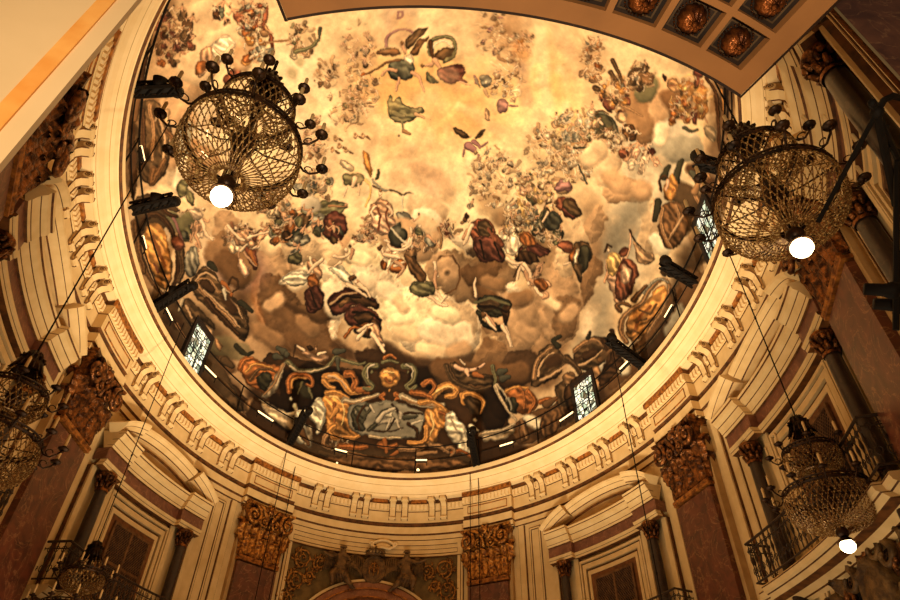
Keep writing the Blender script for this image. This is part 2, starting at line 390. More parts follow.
# ground tone
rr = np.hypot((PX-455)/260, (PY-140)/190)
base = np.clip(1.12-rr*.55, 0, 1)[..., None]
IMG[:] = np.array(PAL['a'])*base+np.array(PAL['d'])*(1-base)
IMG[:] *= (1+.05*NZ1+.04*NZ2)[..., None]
paint('''
w y6 46 380,75 430,95 500,110 540,100
w o4 30 395,88 420,75 480,70
w o3 26 440,120 470,108
w o3 34 400,150 430,158 470,145 520,150
w a7 40 440,190 500,170 560,120
w y5 30 560,40 570,90 575,130
w a8 22 330,60 335,120 350,160
w v3 22 395,35 398,15
w d5 26 470,15 500,20 510,50
w d6 18 520,20 518,55
w c7 28 455,30 475,45 490,55
w q3 26 350,60 352,90
w c6 30 560,15 590,60 600,100
w d4 22 345,130 365,150 350,170
w q3 20 425,160 435,175 440,190
w v2 16 400,162 415,168 430,180
w d5 34 160,60 175,140 160,210
w s6 30 200,120 190,160 170,220
w b7 30 290,60 300,100 310,150
w s8 40 640,130 660,170 640,215 620,260
w u6 22 655,150 650,190 630,230 618,245
w u7 20 600,300 595,330 585,350
w b7 14 650,180 648,215 655,235
w e5 60 210,300 240,350 300,350
w d7 26 180,230 210,250 230,290 240,340
w b6 18 205,245 225,280 240,310
w e7 40 540,330 560,290 560,260
w g5 26 330,385 380,395 450,395 500,385
w f6 30 300,340 350,375 450,380 520,370
''')
paint('''
w f8 22 255,300 290,345 330,372
w f8 20 300,372 350,390 420,402
w f8 16 460,388 500,380 540,372
w f7 14 545,300 556,340 550,372
w f6 18 300,300 318,330
w e8 30 250,280 280,320
w f6 14 225,270 240,285
w f6 12 470,250 500,262
w f6 16 640,108 655,120 670,108
w f6 14 668,90 690,96
w g7 16 735,60 722,120 715,160
w g6 12 700,170 720,190 712,230
w m8 14 692,250 680,290 660,330
w f7 14 640,350 610,385
w e8 12 135,240 150,300
w g8 12 136,40 128,100 130,180
w f8 14 150,100 160,150
w g8 12 150,300 190,350 230,390
w m9 18 200,320 220,350
w d4 20 560,175 590,200
w f4 18 590,210 600,250
w d6 16 545,190 560,230
w e5 12 485,200 510,225
w e4 16 330,215 350,240
w e4 18 290,215 300,240
w f5 14 275,265 300,280
''')
paint('''
w d6 9 398,20 404,40; w d5 8 500,14 502,60; w e4 9 512,18 516,58; w v3 8 520,60 526,100
w d4 8 340,50 348,110; w q4 8 372,30 370,60; w d4 9 366,110 372,140; w a6 8 540,30 548,110; w a6 7 560,70 566,110
w y6 10 556,80 562,96; w q4 10 560,30 576,70; w d5 8 590,50 592,100; w q4 8 470,110 500,130; w d4 8 388,140 410,150 436,146
w e3 8 415,168 440,176 448,196; w d4 7 396,176 420,182; w c7 10 540,120 530,140; w q3 14 420,100 440,104
w f5 12 516,232 540,250; w f5 10 500,220; w g4 8 536,244; w f5 10 552,214; w e6 12 576,140 596,130; w f5 9 600,140; w e5 10 566,164
''')
# ---- upper left
paint('''
q d 14 190,60 200,40 198,16 206,4 216,14 214,40 222,60 210,84 196,104 176,112 170,96
c c 18 205,15 200,45 195,70
c d 26 175,120 170,150
c e 20 190,150 205,165
c c 20 160,200 185,215
w g6 10 135,60 142,30 158,5
w f6 9 150,40 160,20 168,5
''')
for (x, y, s, k) in ((168, 30, .8, 'f'), (182, 12, .7, 'm'), (190, 22, .8, 'g'), (178, 42, .8, 'r'), (163, 45, .8, 'f'), (160, 60, .6, 'O'), (155, 22, .7, 'R'), (172, 60, .5, 'g'), (186, 34, .5, 'R')):
    seated(x, y, s, k, 'p', random.choice((-1, 1)), random.uniform(-.5, .5), 'g')
for (x, y, s, k) in ((222, 8, .9, 'U'), (236, 14, .8, 'R'), (248, 22, .8, 'i'), (226, 22, .6, 'g'), (243, 6, .7, 'm'), (258, 12, .7, 'u'), (262, 28, .7, 'e'), (240, 30, .6, 'O'), (250, 36, .6, 'R'), (215, 12, .6, 'g')):
    seated(x, y, s, k, random.choice('pP'), random.choice((-1, 1)), random.uniform(-.7, .7), 'g')
paint('''
c c 16 215,45 232,36
r P 6 225,40 222,52 228,66
p b 2 210,42 228,34 240,48 236,60 222,62 212,56
r P 3 232,46 224,56 216,50
p p 2 200,50 214,44 212,62 204,76 196,78 200,62
p O 2 196,62 206,58 204,72 194,76
r P 2 240,44 246,52 240,58
p R 2 264,8 270,4 268,22 264,34 262,22
p R 2 268,30 274,38 273,58 270,48
l e 1 245,42 270,42 288,40
p R 2 236,66 244,60 240,76 226,84 222,80
c d 12 245,50 240,62
p u 3 262,50 276,46 268,60 254,64
''')
crowd(245, 30, 262, 60, 7, 'oOdiuw', .4, .7, 5); crowd(290, 25, 312, 55, 9, 'nide', .35, .6, 6)
crowd(240, 5, 262, 30, 9, 'RiuOg', .4, .6, 15); crowd(160, 10, 190, 60, 12, 'grmR', .35, .6, 16)
paint('''
r n 2.6 296,52 310,48 318,40
r U 2 320,28 319,38
w n5 7 292,72; w n5 6 300,62
''')
crowd(345, 20, 372, 80, 14, 'cdq', .25, .4, 8); crowd(345, 80, 375, 112, 14, 'decn', .3, .45, 9)
crowd(318, 60, 336, 84, 6, 'dcf', .25, .4, 10)
# ---- angels by the crown of the vault
paint('''
r v 1.6 387,46 386,38 392,32 402,29 412,31 418,38
p f 2 375,52 386,47 397,48 401,53 392,56 381,55
p m 2 404,48 408,36 420,28 429,27 424,36 414,44 407,50
p f 2 410,52 416,42 428,37 430,35 424,46 416,56 410,56
r p 2.4 402,44 405,52
p U 2 390,62 400,57 412,60 415,68 412,78 404,80 392,80 387,74
p b 2 402,55 410,54 416,62 410,64 404,60
r f 1.4 399,60 386,62 372,71 361,76; r O 1.8 363,74 361,76
r p 2 396,70 388,69 383,72 381,75
r p 2 400,78 397,84 396,90; r p 2 412,72 419,76 421,84 424,91
r f 2.2 402,43
r n 2.4 430,54 428,44 434,38 446,36 454,40 456,50 452,58 444,62
r w 1 433,52 434,44 444,40 452,46
p n 2 446,48 456,47 454,58 446,64 440,58
p g 2 434,58 437,50 446,46 456,47 450,54 442,62
r g 3 430,42 431,52 434,60
r p 3 434,60 440,68; r p 2 432,64 424,66; r f 2.4 423,66
p n 2 427,70 434,78 440,82 432,84 425,78
p r 2 436,70 448,66 462,64 466,72 462,80 452,84 440,80
r r 2.4 450,76 460,80 466,82; r p 1.4 460,82 466,84 470,85
l v 1 398,12 398,18 403,17 403,12 398,12
r v 2 476,82 474,76; p u 2 478,82 480,74 488,74 492,80 490,86 482,88
r b 2 486,82; r d 2 484,90 488,96; p i 2 472,74 478,84 481,90 474,82
p v 2 497,100 504,98 510,104 508,110 500,114 496,108
p d 2 486,106 490,112 490,122 485,118; r v 1 510,106 518,106
p n 2 387,98 391,94 393,104 399,94 402,104 410,108 423,107 424,112 415,116 412,122 400,123 388,118
r n 3 394,112 404,116; r d 2 415,114 421,116 424,118; r n 1.4 402,122 403,130; r e 2 404,131 410,134; r f 1.5 399,135
p m 2 450,127 458,128 466,132 470,138 462,138 455,133
p m 2 474,137 480,130 487,128 483,134 476,139
r v 4.6 468,146 474,150; r v 3 474,142 479,146; r d 1.4 471,136; r v 1.2 479,148 487,142; r v 1.2 464,150 462,157; r v 1.2 478,155 480,163
r m 1 373,186 382,191
''')
crowd(478, 12, 505, 55, 9, 'dcv', .28, .45, 21); crowd(510, 35, 530, 60, 7, 'doc', .3, .45, 22)
paint('w O4 8 518,48 524,54\nw f3 6 505,30')
crowd(583, 38, 600, 80, 11, 'dOec', .35, .5, 23); crowd(490, 60, 520, 100, 10, 'cdb', .25, .4, 24)
crowd(470, 150, 520, 205, 26, 'cbdi', .22, .42, 30); crowd(330, 95, 365, 125, 8, 'cdq', .2, .35, 31)
# ---- middle left: small cherubs, the angel with the ribbon, seated figures
for x, y in ((336, 138), (340, 146), (347, 150), (333, 150), (356, 136), (364, 136)):
    stroke('r', 'd', 3, [(x, y)]); stroke('r', 'e', 1.6, [(x-1, y-2)]); stroke('r', 'f', 1, [(x+3, y+1), (x+6, y+3)])
paint('''
p i 2 339,158 348,162 356,169 352,172 343,168
p n 2 342,176 352,172 362,174 366,180 358,186 350,184 343,184
r P 3 355,178 352,186; r P 1.4 346,188 344,196; r P 1.4 358,184 359,194
p o 2 363,148 368,154 372,172 371,180 366,168 362,156
r y 1.6 365,180 372,188 366,206; p n 2 376,170 379,168 378,178 375,182
r u 1.4 372,180 382,190 388,190
r P 2 381,197; r e 1.6 381,193
p q 2 372,202 381,199 391,203 394,212 390,222 376,224 368,216
p R 2 372,214 392,212 395,222 388,228 374,228
r P 2.6 381,205 381,210; r P 1.2 376,204 370,208; r P 1.2 386,204 392,208
r m 1 390,190 397,192 402,196 408,192 413,194; r m .8 402,196 402,200
''')
crowd(300, 170, 330, 200, 10, 'cdnu', .4, .6, 33)
crowd(366, 216, 376, 240, 7, 'pqR', .3, .4, 34); crowd(305, 120, 325, 165, 10, 'cqdp', .3, .5, 35)
paint('''
c c 14 420,205 432,212
c b 16 424,222 430,232
p u 2 396,212 404,210 412,216 410,222 398,222
r w 1 402,196 402,212
c c 12 300,245 316,248
c b 11 330,246 334,256
c d 12 344,244 352,252
p n 2 300,206 312,202 342,200 349,206 340,214 320,218 302,228
p u 2 294,228 306,218 322,212 326,218 306,228 294,234
p r 2 322,218 334,210 346,214 348,232 338,240 322,238
p R 2 324,222 332,216 336,234 326,238
p p 2 310,224 318,222 322,232 314,238
p O 2 293,220 304,210 300,226 292,230
p U 2 334,228 342,226 344,236 336,240
r p 1.8 346,204; r e 1.6 330,206 346,206
c s 12 310,205
''')
# globe, its bearers, God's throne
paint('''
c d 20 395,236 420,244
r U 13 401,235
w n6 8 398,230; w s5 5 396,226; l w .6 392,226 404,240 412,244
p b 2 378,252 388,244 404,246 400,254 388,258
r P 3.2 388,250 396,248 402,244; r P 2.4 402,248 408,244 412,236 411,228; r P 2 385,256 394,260; r P 2.4 392,262 404,266 396,276 394,280
p O 2 388,264 400,258 408,262 404,272 392,274
p f 2 404,258 412,252 418,262 424,276 418,282 410,270
p m 2 412,258 420,266 426,280 420,276
r P 1.8 395,266 404,262; r P 2.2 382,250; r f 1.8 381,246
r P 2 350,250 356,252; r P 1.8 345,254 350,260; r O 2 353,246; r p 1.6 357,248
r P 2.4 427,244 430,240; crowd 0
'''.replace('; crowd 0', ''))
crowd(415, 225, 440, 250, 11, 'cpdi', .35, .55, 40); crowd(440, 220, 455, 236, 5, 'qRp', .25, .4, 41)
crowd(355, 232, 372, 246, 7, 'qpP', .3, .4, 42)
# ---- cloud bank
daubs(225, 250, 285, 340, 26, 'efd', 16, 3.5, 90, .35); daubs(290, 340, 470, 395, 30, 'fegd', 18, 3, 91, .35); daubs(480, 290, 560, 380, 26, 'efdc', 16, 3, 92, .35)
daubs(560, 230, 600, 330, 20, 'dec', 14, 3, 94, .4); daubs(640, 80, 690, 130, 16, 'defc', 12, 3, 95, .4)
daubs(300, 20, 560, 200, 90, 'abycdq', 16, 3.5, 96, .18); daubs(160, 60, 240, 220, 40, 'cdeb', 16, 3, 97, .25); daubs(600, 140, 700, 290, 40, 'sbucd', 16, 3, 98, .3)
paint('''
q d 9 214,214 226,210 240,218 236,236 226,246 214,240
q e 14 214,236 226,226 246,232 260,244 262,262 250,270 236,268 222,256
q f 10 218,246 230,252 240,266 252,270 246,274 232,270 220,258
q d 16 254,258 262,248 278,246 288,252 290,268 284,290 300,300 320,312 334,330 350,356 330,366 300,356 272,340 256,316 254,290
q f9 14 256,300 262,276 276,272 292,290 312,310 332,334 352,362 330,366 300,354 270,334
w g7 5 282,302 300,312 316,322
w O5 5 256,270 254,300 262,322
q c 12 282,240 296,236 314,238 324,248 320,262 300,266 286,258
q c 9 318,246 326,240 338,242 344,252 340,264 328,268 320,260
q b 12 318,262 330,262 342,272 350,286 356,296 346,300 330,292 322,280
q b 10 322,284 332,288 340,302 336,322 344,340 332,336 324,316 320,300
q a 10 344,248 356,240 372,244 382,256 386,272 398,282 380,290 364,284 352,270
q b 14 352,262 376,262 392,280 420,292 450,298 470,306 482,322 480,342 466,356 444,360 416,354 396,340 382,318 378,300 360,288
q a 12 378,294 400,288 430,298 440,312 430,334 410,344 392,336 382,316
q c 12 430,300 456,300 474,312 478,332 468,350 448,356 432,344 426,322
q g 12 352,352 370,350 392,352 416,364 446,368 470,360 490,366 520,368 500,384 460,388 400,384 366,374
w g8 8 380,350 410,362 446,366 472,356
q f7 12 430,262 436,252 456,250 466,258 486,254 508,262 520,276 508,290 486,296 470,304 452,300 436,290
q d 11 424,262 432,250 450,250 460,264 460,280 452,292 438,294 428,282
l f 1 433,264 440,256 452,256 459,266 460,278 455,289 446,294; c m 4 447,272
q f9 8 460,266 486,258 506,266 500,276 480,284 464,286
q b 8 448,236 462,232 482,242 494,250 480,256 458,250
q g8 6 462,248 480,248 494,254 478,258
q d 14 476,306 500,288 524,290 538,300 540,330 530,350 512,358 500,340 484,330
q d 14 528,282 548,262 566,262 576,284 584,300 580,324 566,346 550,352 540,330 536,306
q e 10 556,300 572,294 582,306 574,330 558,344 550,330
q c 10 552,256 560,246 568,254 570,270 562,280 554,272
q c 12 560,222 572,214 586,220 592,236 588,252 574,256 562,246
q d 10 584,222 592,208 604,206 608,216 602,226 598,240 588,244
q e 10 588,250 600,256 598,280 588,300 582,310 580,290
q c 10 552,186 560,178 572,184 574,198 562,204
q c 14 596,150 608,142 616,152 620,170 616,184 604,186 596,172
q d 12 606,184 622,174 640,180 646,190 632,204 616,204 606,198
q g8 14 500,352 520,350 548,356 556,366 540,380 510,388 484,384
q e 12 484,340 500,340 510,352 500,364 480,370 470,362
q b 8 498,286 508,282 528,290 530,298 512,298
q w 8 606,336 618,338 622,352 612,376 604,370 606,354
q s 10 580,372 600,352 608,366 592,392 576,394
q s 10 540,396 560,404 580,400 570,418 548,414
w b7 10 589,315 586,330
q c 12 632,200 650,196 664,206 660,236 648,262 636,250 640,222
w u7 12 612,246 622,230 640,206
''')
paint('''
c c 13 402,330 412,334
c a 10 398,318 408,316
c b 16 430,330 446,334
c a 9 438,312 452,316
c b 10 462,330 466,340
c c 10 420,348 440,352
c d 9 452,352 464,348
c b 9 360,276 368,282
c a 8 352,256 364,260
c b 10 386,290 394,296
c c 8 398,300 404,308
c e 9 300,320 312,330
c f9 10 290,340 306,350
c d 10 270,306 280,300
c e 10 260,330 276,340
c d 9 520,330 530,336
c c 8 548,300 556,306
c d 10 566,316 572,310
c e 9 514,300 526,296
c e 9 486,280 498,284
c f 8 478,292 490,296
c d 8 440,264 446,260
w g7 7 384,346 396,354 410,362
w g7 6 336,344 352,356
w f6 6 484,330 488,344
w g5 8 240,300 246,330
''')
# ---- left side groups
paint('''
w v5 26 232,265 246,268
c e 20 225,255 240,268
c f 14 226,262 238,276
c c 11 268,240 272,248
p n 2 182,214 190,208 196,222 192,238 184,244 178,230
p n 2 188,186 196,198 194,208 186,200
r P 3 196,212 198,222; r P 1.8 202,222 204,232 210,240 213,238; p P 2 190,210 200,206 204,218 196,224
r p 1.6 196,244 198,252; r e 1.4 205,210
p q 2 238,256 246,262 250,272 246,280 240,270
r P 3 238,230 246,240 252,248 258,246; r P 2 226,228 234,238 240,244; r P 2 230,240 240,240 250,236 268,232
r P 2 248,226 252,234; p b 2 230,236 244,238 250,244 240,246
p R 2 246,252 254,248 258,258 256,272 250,268
r p 1.5 244,252 252,262 256,266
r p 2 290,226 300,216; p O 2 290,222 298,212 302,218 294,226
r e 1.4 282,226 288,234
p u 2 284,240 296,236 308,234 310,242 298,246 286,246
p U 2 286,258 296,250 302,256 296,264 288,264
r p 2.2 300,262; r f 1.8 299,258
c b 12 296,282 306,276; p b 2 276,282 290,270 304,268 312,276 298,284 282,286
c f 14 320,308 316,294
p r 2 302,290 314,282 322,288 322,304 314,314 308,312 304,300
r p 2 312,274 308,286
p p 2 306,262 314,256 320,268 324,276 316,282 308,276
r b 1.6 310,258 312,272
''')
crowd(180, 214, 200, 236, 6, 'nupP', .4, .6, 50); crowd(226, 226, 252, 246, 8, 'PpR', .4, .5, 51); crowd(272, 210, 296, 240, 12, 'pOunb', .45, .65, 52)
crowd(255, 190, 290, 215, 12, 'pcui', .4, .6, 53)
for (x, y, s_, k, k2, fl, ln) in ((186, 226, 1.0, 'n', 'U', 1, .2), (200, 226, 1.0, 'p', 'P', -1, .1), (236, 240, 1.0, 'b', 'c', 1, .4), (248, 236, .9, 'w', 'p', -1, -.3), (262, 232, .9, 'p', 'R', 1, .9), (290, 226, 1.1, 'O', 'g', 1, .3), (300, 232, .9, 'U', 'u', -1, .6),
    (306, 216, 1.0, 'm', 'n', 1, .8), (318, 226, .8, 'U', 'n', 1, .2), (296, 250, .8, 'u', 'b', 1, .5), (334, 232, .9, 'r', 'm', 1, 0), (388, 258, .9, 'b', 'O', 1, .5), (412, 250, .8, 'e', 'm', -1, 0), (430, 232, 1.0, 'i', 'u', 1, 0), (420, 224, .9, 'u', 'n', 1, 0),
    (516, 222, .9, 'y', 'e', 1, .1), (504, 234, .9, 'b', 'i', -1, 0), (530, 210, 1, 'n', 'm', 1, 0), (540, 222, 1.1, 'U', 'N', -1, .3), (556, 230, .9, 'U', 'i', 1, .1), (548, 204, .8, 'd', 'm', 1, 0), (528, 246, .9, 'm', 'r', 1, .8), (536, 268, .9, 'p', 'O', 1, 1.0), (576, 256, .9, 'N', 'n', 1, 0),
    (598, 124, 1.1, 'N', 'U', 1, -.3), (578, 128, .8, 'c', 'n', 1, 0), (566, 138, .8, 'w', 'i', -1, 0), (582, 146, .8, 'i', 'u', 1, 0), (646, 150, .9, 'p', 'R', 1, 0), (622, 110, .9, 'r', 'd', 1, .5), (640, 78, 1.0, 'm', 'g', 1, .5), (666, 86, .8, 'e', 'd', 1, 0), (700, 104, 1.1, 'o', 'O', 1, .2), (684, 92, .9, 'd', 'O', 1, 0)):
    seated(x, y, s_, k, 'p', fl, ln, 'g', k2)
# central left bold figure in dark red
paint('''
c b 12 330,290 336,306
p w 2 326,268 340,264 350,274 354,286 346,284 338,276
p R 2 328,296 340,290 356,286 352,296 340,300 330,306
p r 2 326,300 336,292 350,286 366,292 378,300 370,308 352,304 344,314 332,316
p f 2 336,302 346,296 352,294 348,304 340,308
p g 2 348,294 362,294 378,302 380,310 366,306 350,302
p r 2 346,308 360,304 378,312 382,322 380,334 366,330 350,326 344,318
p g 2 356,322 370,318 382,322 378,334 366,338 352,332
p O 2 358,322 368,320 374,328 362,334
r P 2.8 356,282 366,290 370,296; r f 3 354,277; r p 2 358,281; r P 2.6 358,338 366,326 374,324 379,334 383,346
r O 2 345,336 352,326 362,328
p p 2 366,328 376,322 382,334 384,345 378,342 372,332
p n 2 410,284 420,280 434,282 436,290 428,294 414,290
r P 2 432,290 438,294 442,302 446,304; r P 1.8 446,296 440,304; r P 2.2 434,262 436,272 438,276; r p 2 436,270
r P 2 476,296 474,284 475,278
''')
# ---- right central group: man in red, women, mother
paint('''
r f 3.4 466,219; r e 2 463,222; r p 3 467,232 463,238
p R 2 470,222 484,218 494,224 496,234 490,244 480,246 470,238
p r 2 472,238 484,236 496,240 500,252 504,262 492,262 480,262 474,252
p R 2 490,232 500,236 506,244 502,248 494,244
p r 2 476,242 488,240 492,256 482,258
r g 1 476,230 484,244
p b 2 508,230 514,226 518,236 522,244 516,252 508,256 502,254
p O 2 518,232 530,232 536,240 526,242
p r 2 526,240 540,244 552,250 546,256 530,250
p m 2 518,250 532,246 542,252 534,258 524,260
r P 2 512,231; l f 1 509,236 508,228 513,225 517,230
r P 1.6 508,260 516,268; p d 2 516,262 528,260 536,266 532,272 520,272
r P 2.6 512,262 520,266 526,272; r P 2 519,268 517,280
r p 3 526,272 530,284 540,284; p p 2 532,276 548,278 554,286 544,290 534,286
r P 2.8 536,288 542,296; r O 2 546,286; r m 1 514,276 520,262
p m 2 500,222 512,214 518,222 508,228
p y 2 514,196 522,202 532,216 530,226 522,220
p n 2 528,190 534,182 540,196 532,206 526,200
p q 2 520,188 528,182 532,190 526,196
p n 2 538,214 548,208 552,222 560,232 552,232 542,226
p U 2 540,212 556,210 562,220 558,228 548,224
p R 2 556,198 564,196 568,204 562,212 556,206
p r 2 562,200 572,196 578,206 580,216 572,220 562,214
r P 1.8 549,198; r P 1.4 552,204; r p 1.4 575,212
p d 2 548,182 556,176 566,178 570,190 560,196
p v 2 553,192 560,178 570,180 572,190 562,192
p R 2 554,244 566,238 574,246 570,256
p m 2 573,243 582,240 590,244 592,256 586,270 580,280 574,270 570,256
p N 2 580,244 590,246 590,262 584,276 578,262
p O 2 570,250 576,246 576,258 568,264
p b 2 574,252 580,246 578,262 573,270; r f 2 574,246; r P 1.4 564,264 570,262
p m 2 572,262 582,264 584,280 578,284
''')
crowd(505, 205, 535, 232, 16, 'cbywd', .4, .6, 60); crowd(520, 175, 552, 200, 12, 'cdyqn', .35, .5, 61); crowd(540, 225, 556, 245, 6, 'bnc', .4, .5, 62)
paint('''
p N 2 474,298 490,294 508,298 512,306 506,316 492,318 480,312
p m 2 476,300 492,298 502,302 496,310 480,310
p N 2 476,308 484,314 482,322 494,322 502,326 504,318 510,308 506,330 496,332 482,328
r p 3 484,314 490,320 494,326; r P 2 488,322 496,330; r P 2.2 504,324 508,334 512,346; r f 3 484,316
p g 2 500,306 512,304 508,320 504,326
''')
# ---- upper right group on brown cloud
paint('''
q e 16 630,84 650,76 668,84 676,100 668,120 656,140 642,146 634,130 640,108
q m 10 660,100 672,90 684,100 676,116 664,124
c d 20 660,92 650,120
c e 16 635,105 640,125
c f 14 672,98 680,108
c n 12 645,92 650,84
c s 14 672,130 688,142
c b 9 662,128 660,140
c u 16 676,150 690,150
r m 3 595,88 612,98 628,104; r m 2.6 610,72 618,84 624,94; r m 2.4 612,60 620,76 626,96; r e 2 618,104 632,110 642,116
r e 1 631,68 636,60
p m 2 626,74 634,66 648,68 654,80 646,82 634,78
p f 2 636,80 648,70 656,76 652,86 640,82
p U 2 592,112 602,110 616,122 620,138 608,150 598,136 588,124
p N 2 594,114 606,114 614,124 604,148 596,138
p n 2 604,122 612,128 612,146 606,148
r P 2 599,120 602,124; r m 1 594,116 600,110 608,114
p r 2 598,96 606,96 612,104 610,114 604,108
p d 2 614,112 626,110 628,122 618,124
p g 2 622,126 634,124 638,136 630,140 622,136
p o 2 694,86 706,84 708,100 704,122 698,116 694,100
p o 2 678,82 692,80 694,96 684,98
p y 2 696,96 702,92 702,112 698,108
p r 2 692,68 700,66 704,76 696,84
p r 2 688,110 698,112 696,126 692,122
p m 2 674,100 686,98 692,106 680,112
p i 2 704,124 714,124 716,142 706,140
r P 1.6 686,112
p g 2 662,72 668,78 664,84; p e 2 664,82 678,78 682,92 672,94
r U 2 684,128 692,132 698,130
w k5 8 726,60 724,100; w f6 5 716,70 712,110
r g 2 706,78 716,92 722,110; r g 2.5 716,96 718,120 720,150; l o 1 722,90 724,120; l k 1.2 727,80 727,130
''')
for (x, y, s, k) in ((628, 152, .8, 'p'), (636, 148, .8, 'q'), (645, 156, .7, 'P'), (650, 148, .6, 'r'), (632, 162, .6, 'b'), (622, 150, .6, 'R'), (656, 160, .5, 'q'), (640, 166, .6, 'P'), (634, 134, .6, 'g'), (627, 132, .6, 'f')):
    seated(x, y, s, k, random.choice('pP'), random.choice((-1, 1)), random.uniform(-.8, .8), 'f')
crowd(556, 110, 598, 160, 30, 'cbniuwd', .4, .65, 70); crowd(600, 130, 622, 150, 8, 'bcP', .4, .5, 71); crowd(600, 75, 625, 108, 10, 'dRmo', .4, .55, 72)
crowd(630, 66, 650, 90, 7, 'dmg', .4, .5, 73); crowd(672, 78, 705, 120, 12, 'oORy', .4, .55, 74)
crowd(555, 150, 590, 180, 14, 'bcwi', .35, .55, 75); crowd(528, 130, 558, 175, 16, 'cbi', .3, .45, 76)
paint('''
r U 1 578,165 582,175 587,184; r N 1 574,148 592,147; c c 14 603,162 606,176; c c 12 590,158 596,150
c d 12 620,186 612,178; c d 12 642,190
''')
# ---- painted architecture round the foot of the vault
paint('''
P g 9 262,352 284,354 300,360 330,366 360,370 380,372 420,372 450,376 480,384 496,392 506,420 520,440 500,455 440,470 380,472 330,466 290,448 262,430 240,408 222,395 232,380 246,400 262,400
P k 9 286,366 300,378 340,372 366,384 360,400 320,400 310,420 290,412 276,410
P k 9 416,376 440,382 480,384 496,396 506,424 492,430 482,410 470,396 450,396 430,392
P m 9 236,408 222,394 200,374 184,352 166,326 152,300 160,290 176,300 190,326 214,350 226,372 240,396
P f 8 508,428 530,412 560,402 584,376 602,366 606,398 580,414 550,434 520,448
P f 8 606,396 640,366 668,330 690,290 700,270 690,256 680,280 664,296 640,344 612,362
P g 8 128,100 134,60 146,20 156,0 164,0 150,40 142,90 138,150 136,200 130,200
P m 8 132,200 150,190 166,210 170,226 140,232 136,260
c n6 12 220,345 240,352
w g 12 165,335 185,365 215,400 250,430
w g 13 255,395 270,425 300,445
c k 12 285,378 290,400 288,420
c k 10 275,400 282,420
c k 12 310,372 330,378 350,382
c k 12 420,376 440,380 455,385
c k 10 330,385 345,392
c k 12 470,392 485,410 492,425
c k 10 455,372 470,378
c k 12 480,378 494,392 500,410
w g 12 320,448 380,462 450,463 520,450
w m 10 300,440 350,456 420,462 470,460
w g 14 540,432 570,415 600,395
w f6 12 610,385 650,345 690,290
c f 12 440,368 470,372 520,372
w f 20 455,380 470,380
''')
# angel group and red cartouche on the right
paint('''
c w 8 626,345 624,370
p q 2 604,262 610,256 620,254 628,262 626,280 618,296 610,290 605,276
p y 2 606,256 616,252 622,262 614,276 606,272
p R 2 618,262 630,258 638,266 636,282 628,300 616,302 612,292 622,284
p q 2 620,266 628,264 632,272 628,284 620,280
p p 2 612,288 622,292 626,302 616,306
r e 1.6 608,248; r P 1.6 609,250; l g 1 605,252 607,244 611,246
r q 1.6 626,258 630,244 630,232; r g 1 629,230 634,240 640,248 646,252
p d 2 632,238 640,250 652,252 656,258 646,266 636,262
p R 2 616,256 622,246 628,248 626,258
r p 2.4 608,272 604,282
p o 2 626,318 634,308 648,300 656,288 664,284 668,292 662,308 652,324 644,336 632,344 624,334
r e 3 626,342 620,332 622,318 630,310 642,304 648,292 656,282 664,278 670,284 668,296 660,314 648,332
r u 2 644,292 650,284 660,278 668,282
r f 3 620,310 616,306 622,302 630,306; r f 3 634,300 640,292 646,286; r m 4 664,272 674,268 680,276
r g 2.4 612,330 614,346 626,356; r m 3 672,290 676,300 668,316 652,338
c g 10 640,358 655,345 672,325
r m 4 630,356 646,346 660,330
l O 1.5 634,332 640,316 650,306; l f 1 636,322 646,318; l f 1 640,310 650,314 656,304; l f 1 632,330 640,334
c g 8 612,352 620,364; r m 3 606,366 612,360 620,366
c u 10 672,330 684,310; c f 10 690,300 700,282; c m 8 690,262 700,256
''')
# painted broken pediments beside the window, right
paint('''
p m 2 531,386 532,364 540,350 552,342 560,350 566,362 560,376 546,380 538,388
r e 2.6 534,378 535,364 542,354 552,348; r d 1.6 538,376 540,364 548,356 554,353; r m 3 545,376 556,370 566,362; l d 1.4 540,380 556,372 570,362
c g 7 550,364 556,360
p m 2 572,352 584,340 600,334 610,344 606,362 590,372 576,368
r e 2.6 574,350 584,342 596,338 604,346; r g 5 586,356 596,352; r d 1.6 578,366 592,360 602,350; l g 1.2 576,360 594,348
r N 3 558,346 552,340 560,336; r N 2.4 588,338 590,332; r g 4 604,340 610,352 608,362; r m 4 566,358 574,364 580,372
r m 5 570,378 576,386; p m 2 554,384 566,378 566,404 562,414 556,402
p e 2 560,376 572,370 576,378 566,386; p e 2 588,370 600,364 602,384 598,396 592,380
p g 2 564,384 588,368 598,396 572,414 564,404
p g 2 598,372 616,352 626,362 600,392; r f 3 600,360 612,350; r O 3 540,402 548,398 556,400; r f 4 546,404 556,398
p f 2 540,414 562,404 568,420 546,430; p f 2 536,416 546,414 542,432 534,436; w m6 8 560,412
w f8 6 614,384; w m8 6 604,356
''')
# upper right niche with volutes
paint('''
c w 10 656,240 662,248
c m 12 676,190 690,200 684,220
c m 12 668,222 680,226
p f 2 660,204 672,200 684,206 690,222 684,238 672,252 664,246 658,228
r e 2.4 662,208 660,224 666,240 672,248; r e 2.2 676,206 680,216 676,230 668,240; r d 1.6 684,214 676,228 670,236
r N 4 658,202 656,212 654,220; r N 4 676,180 678,166 682,160; c g 8 690,168 704,166; r N 4 664,176 668,166
r k 3 700,166 716,164 726,168
r g 1.4 661,190 659,180 664,174 668,178; p o 2 664,184 672,172 676,178 678,194 672,202 662,198
r q 2 668,180 666,190; r O 2 674,190; r e 3 700,180 694,196 700,204
p e 2 690,220 700,210 704,222 694,230; r d 2 696,174 706,196 714,212; r e 3 708,176 716,196 724,208
c f 8 704,236 712,222; c g 8 706,196 710,184; c f 8 714,190 722,200; r d 2.6 720,180 714,198
w u9 5 718,226; r U 3 692,172 700,190; r e 4 694,192 700,182
''')
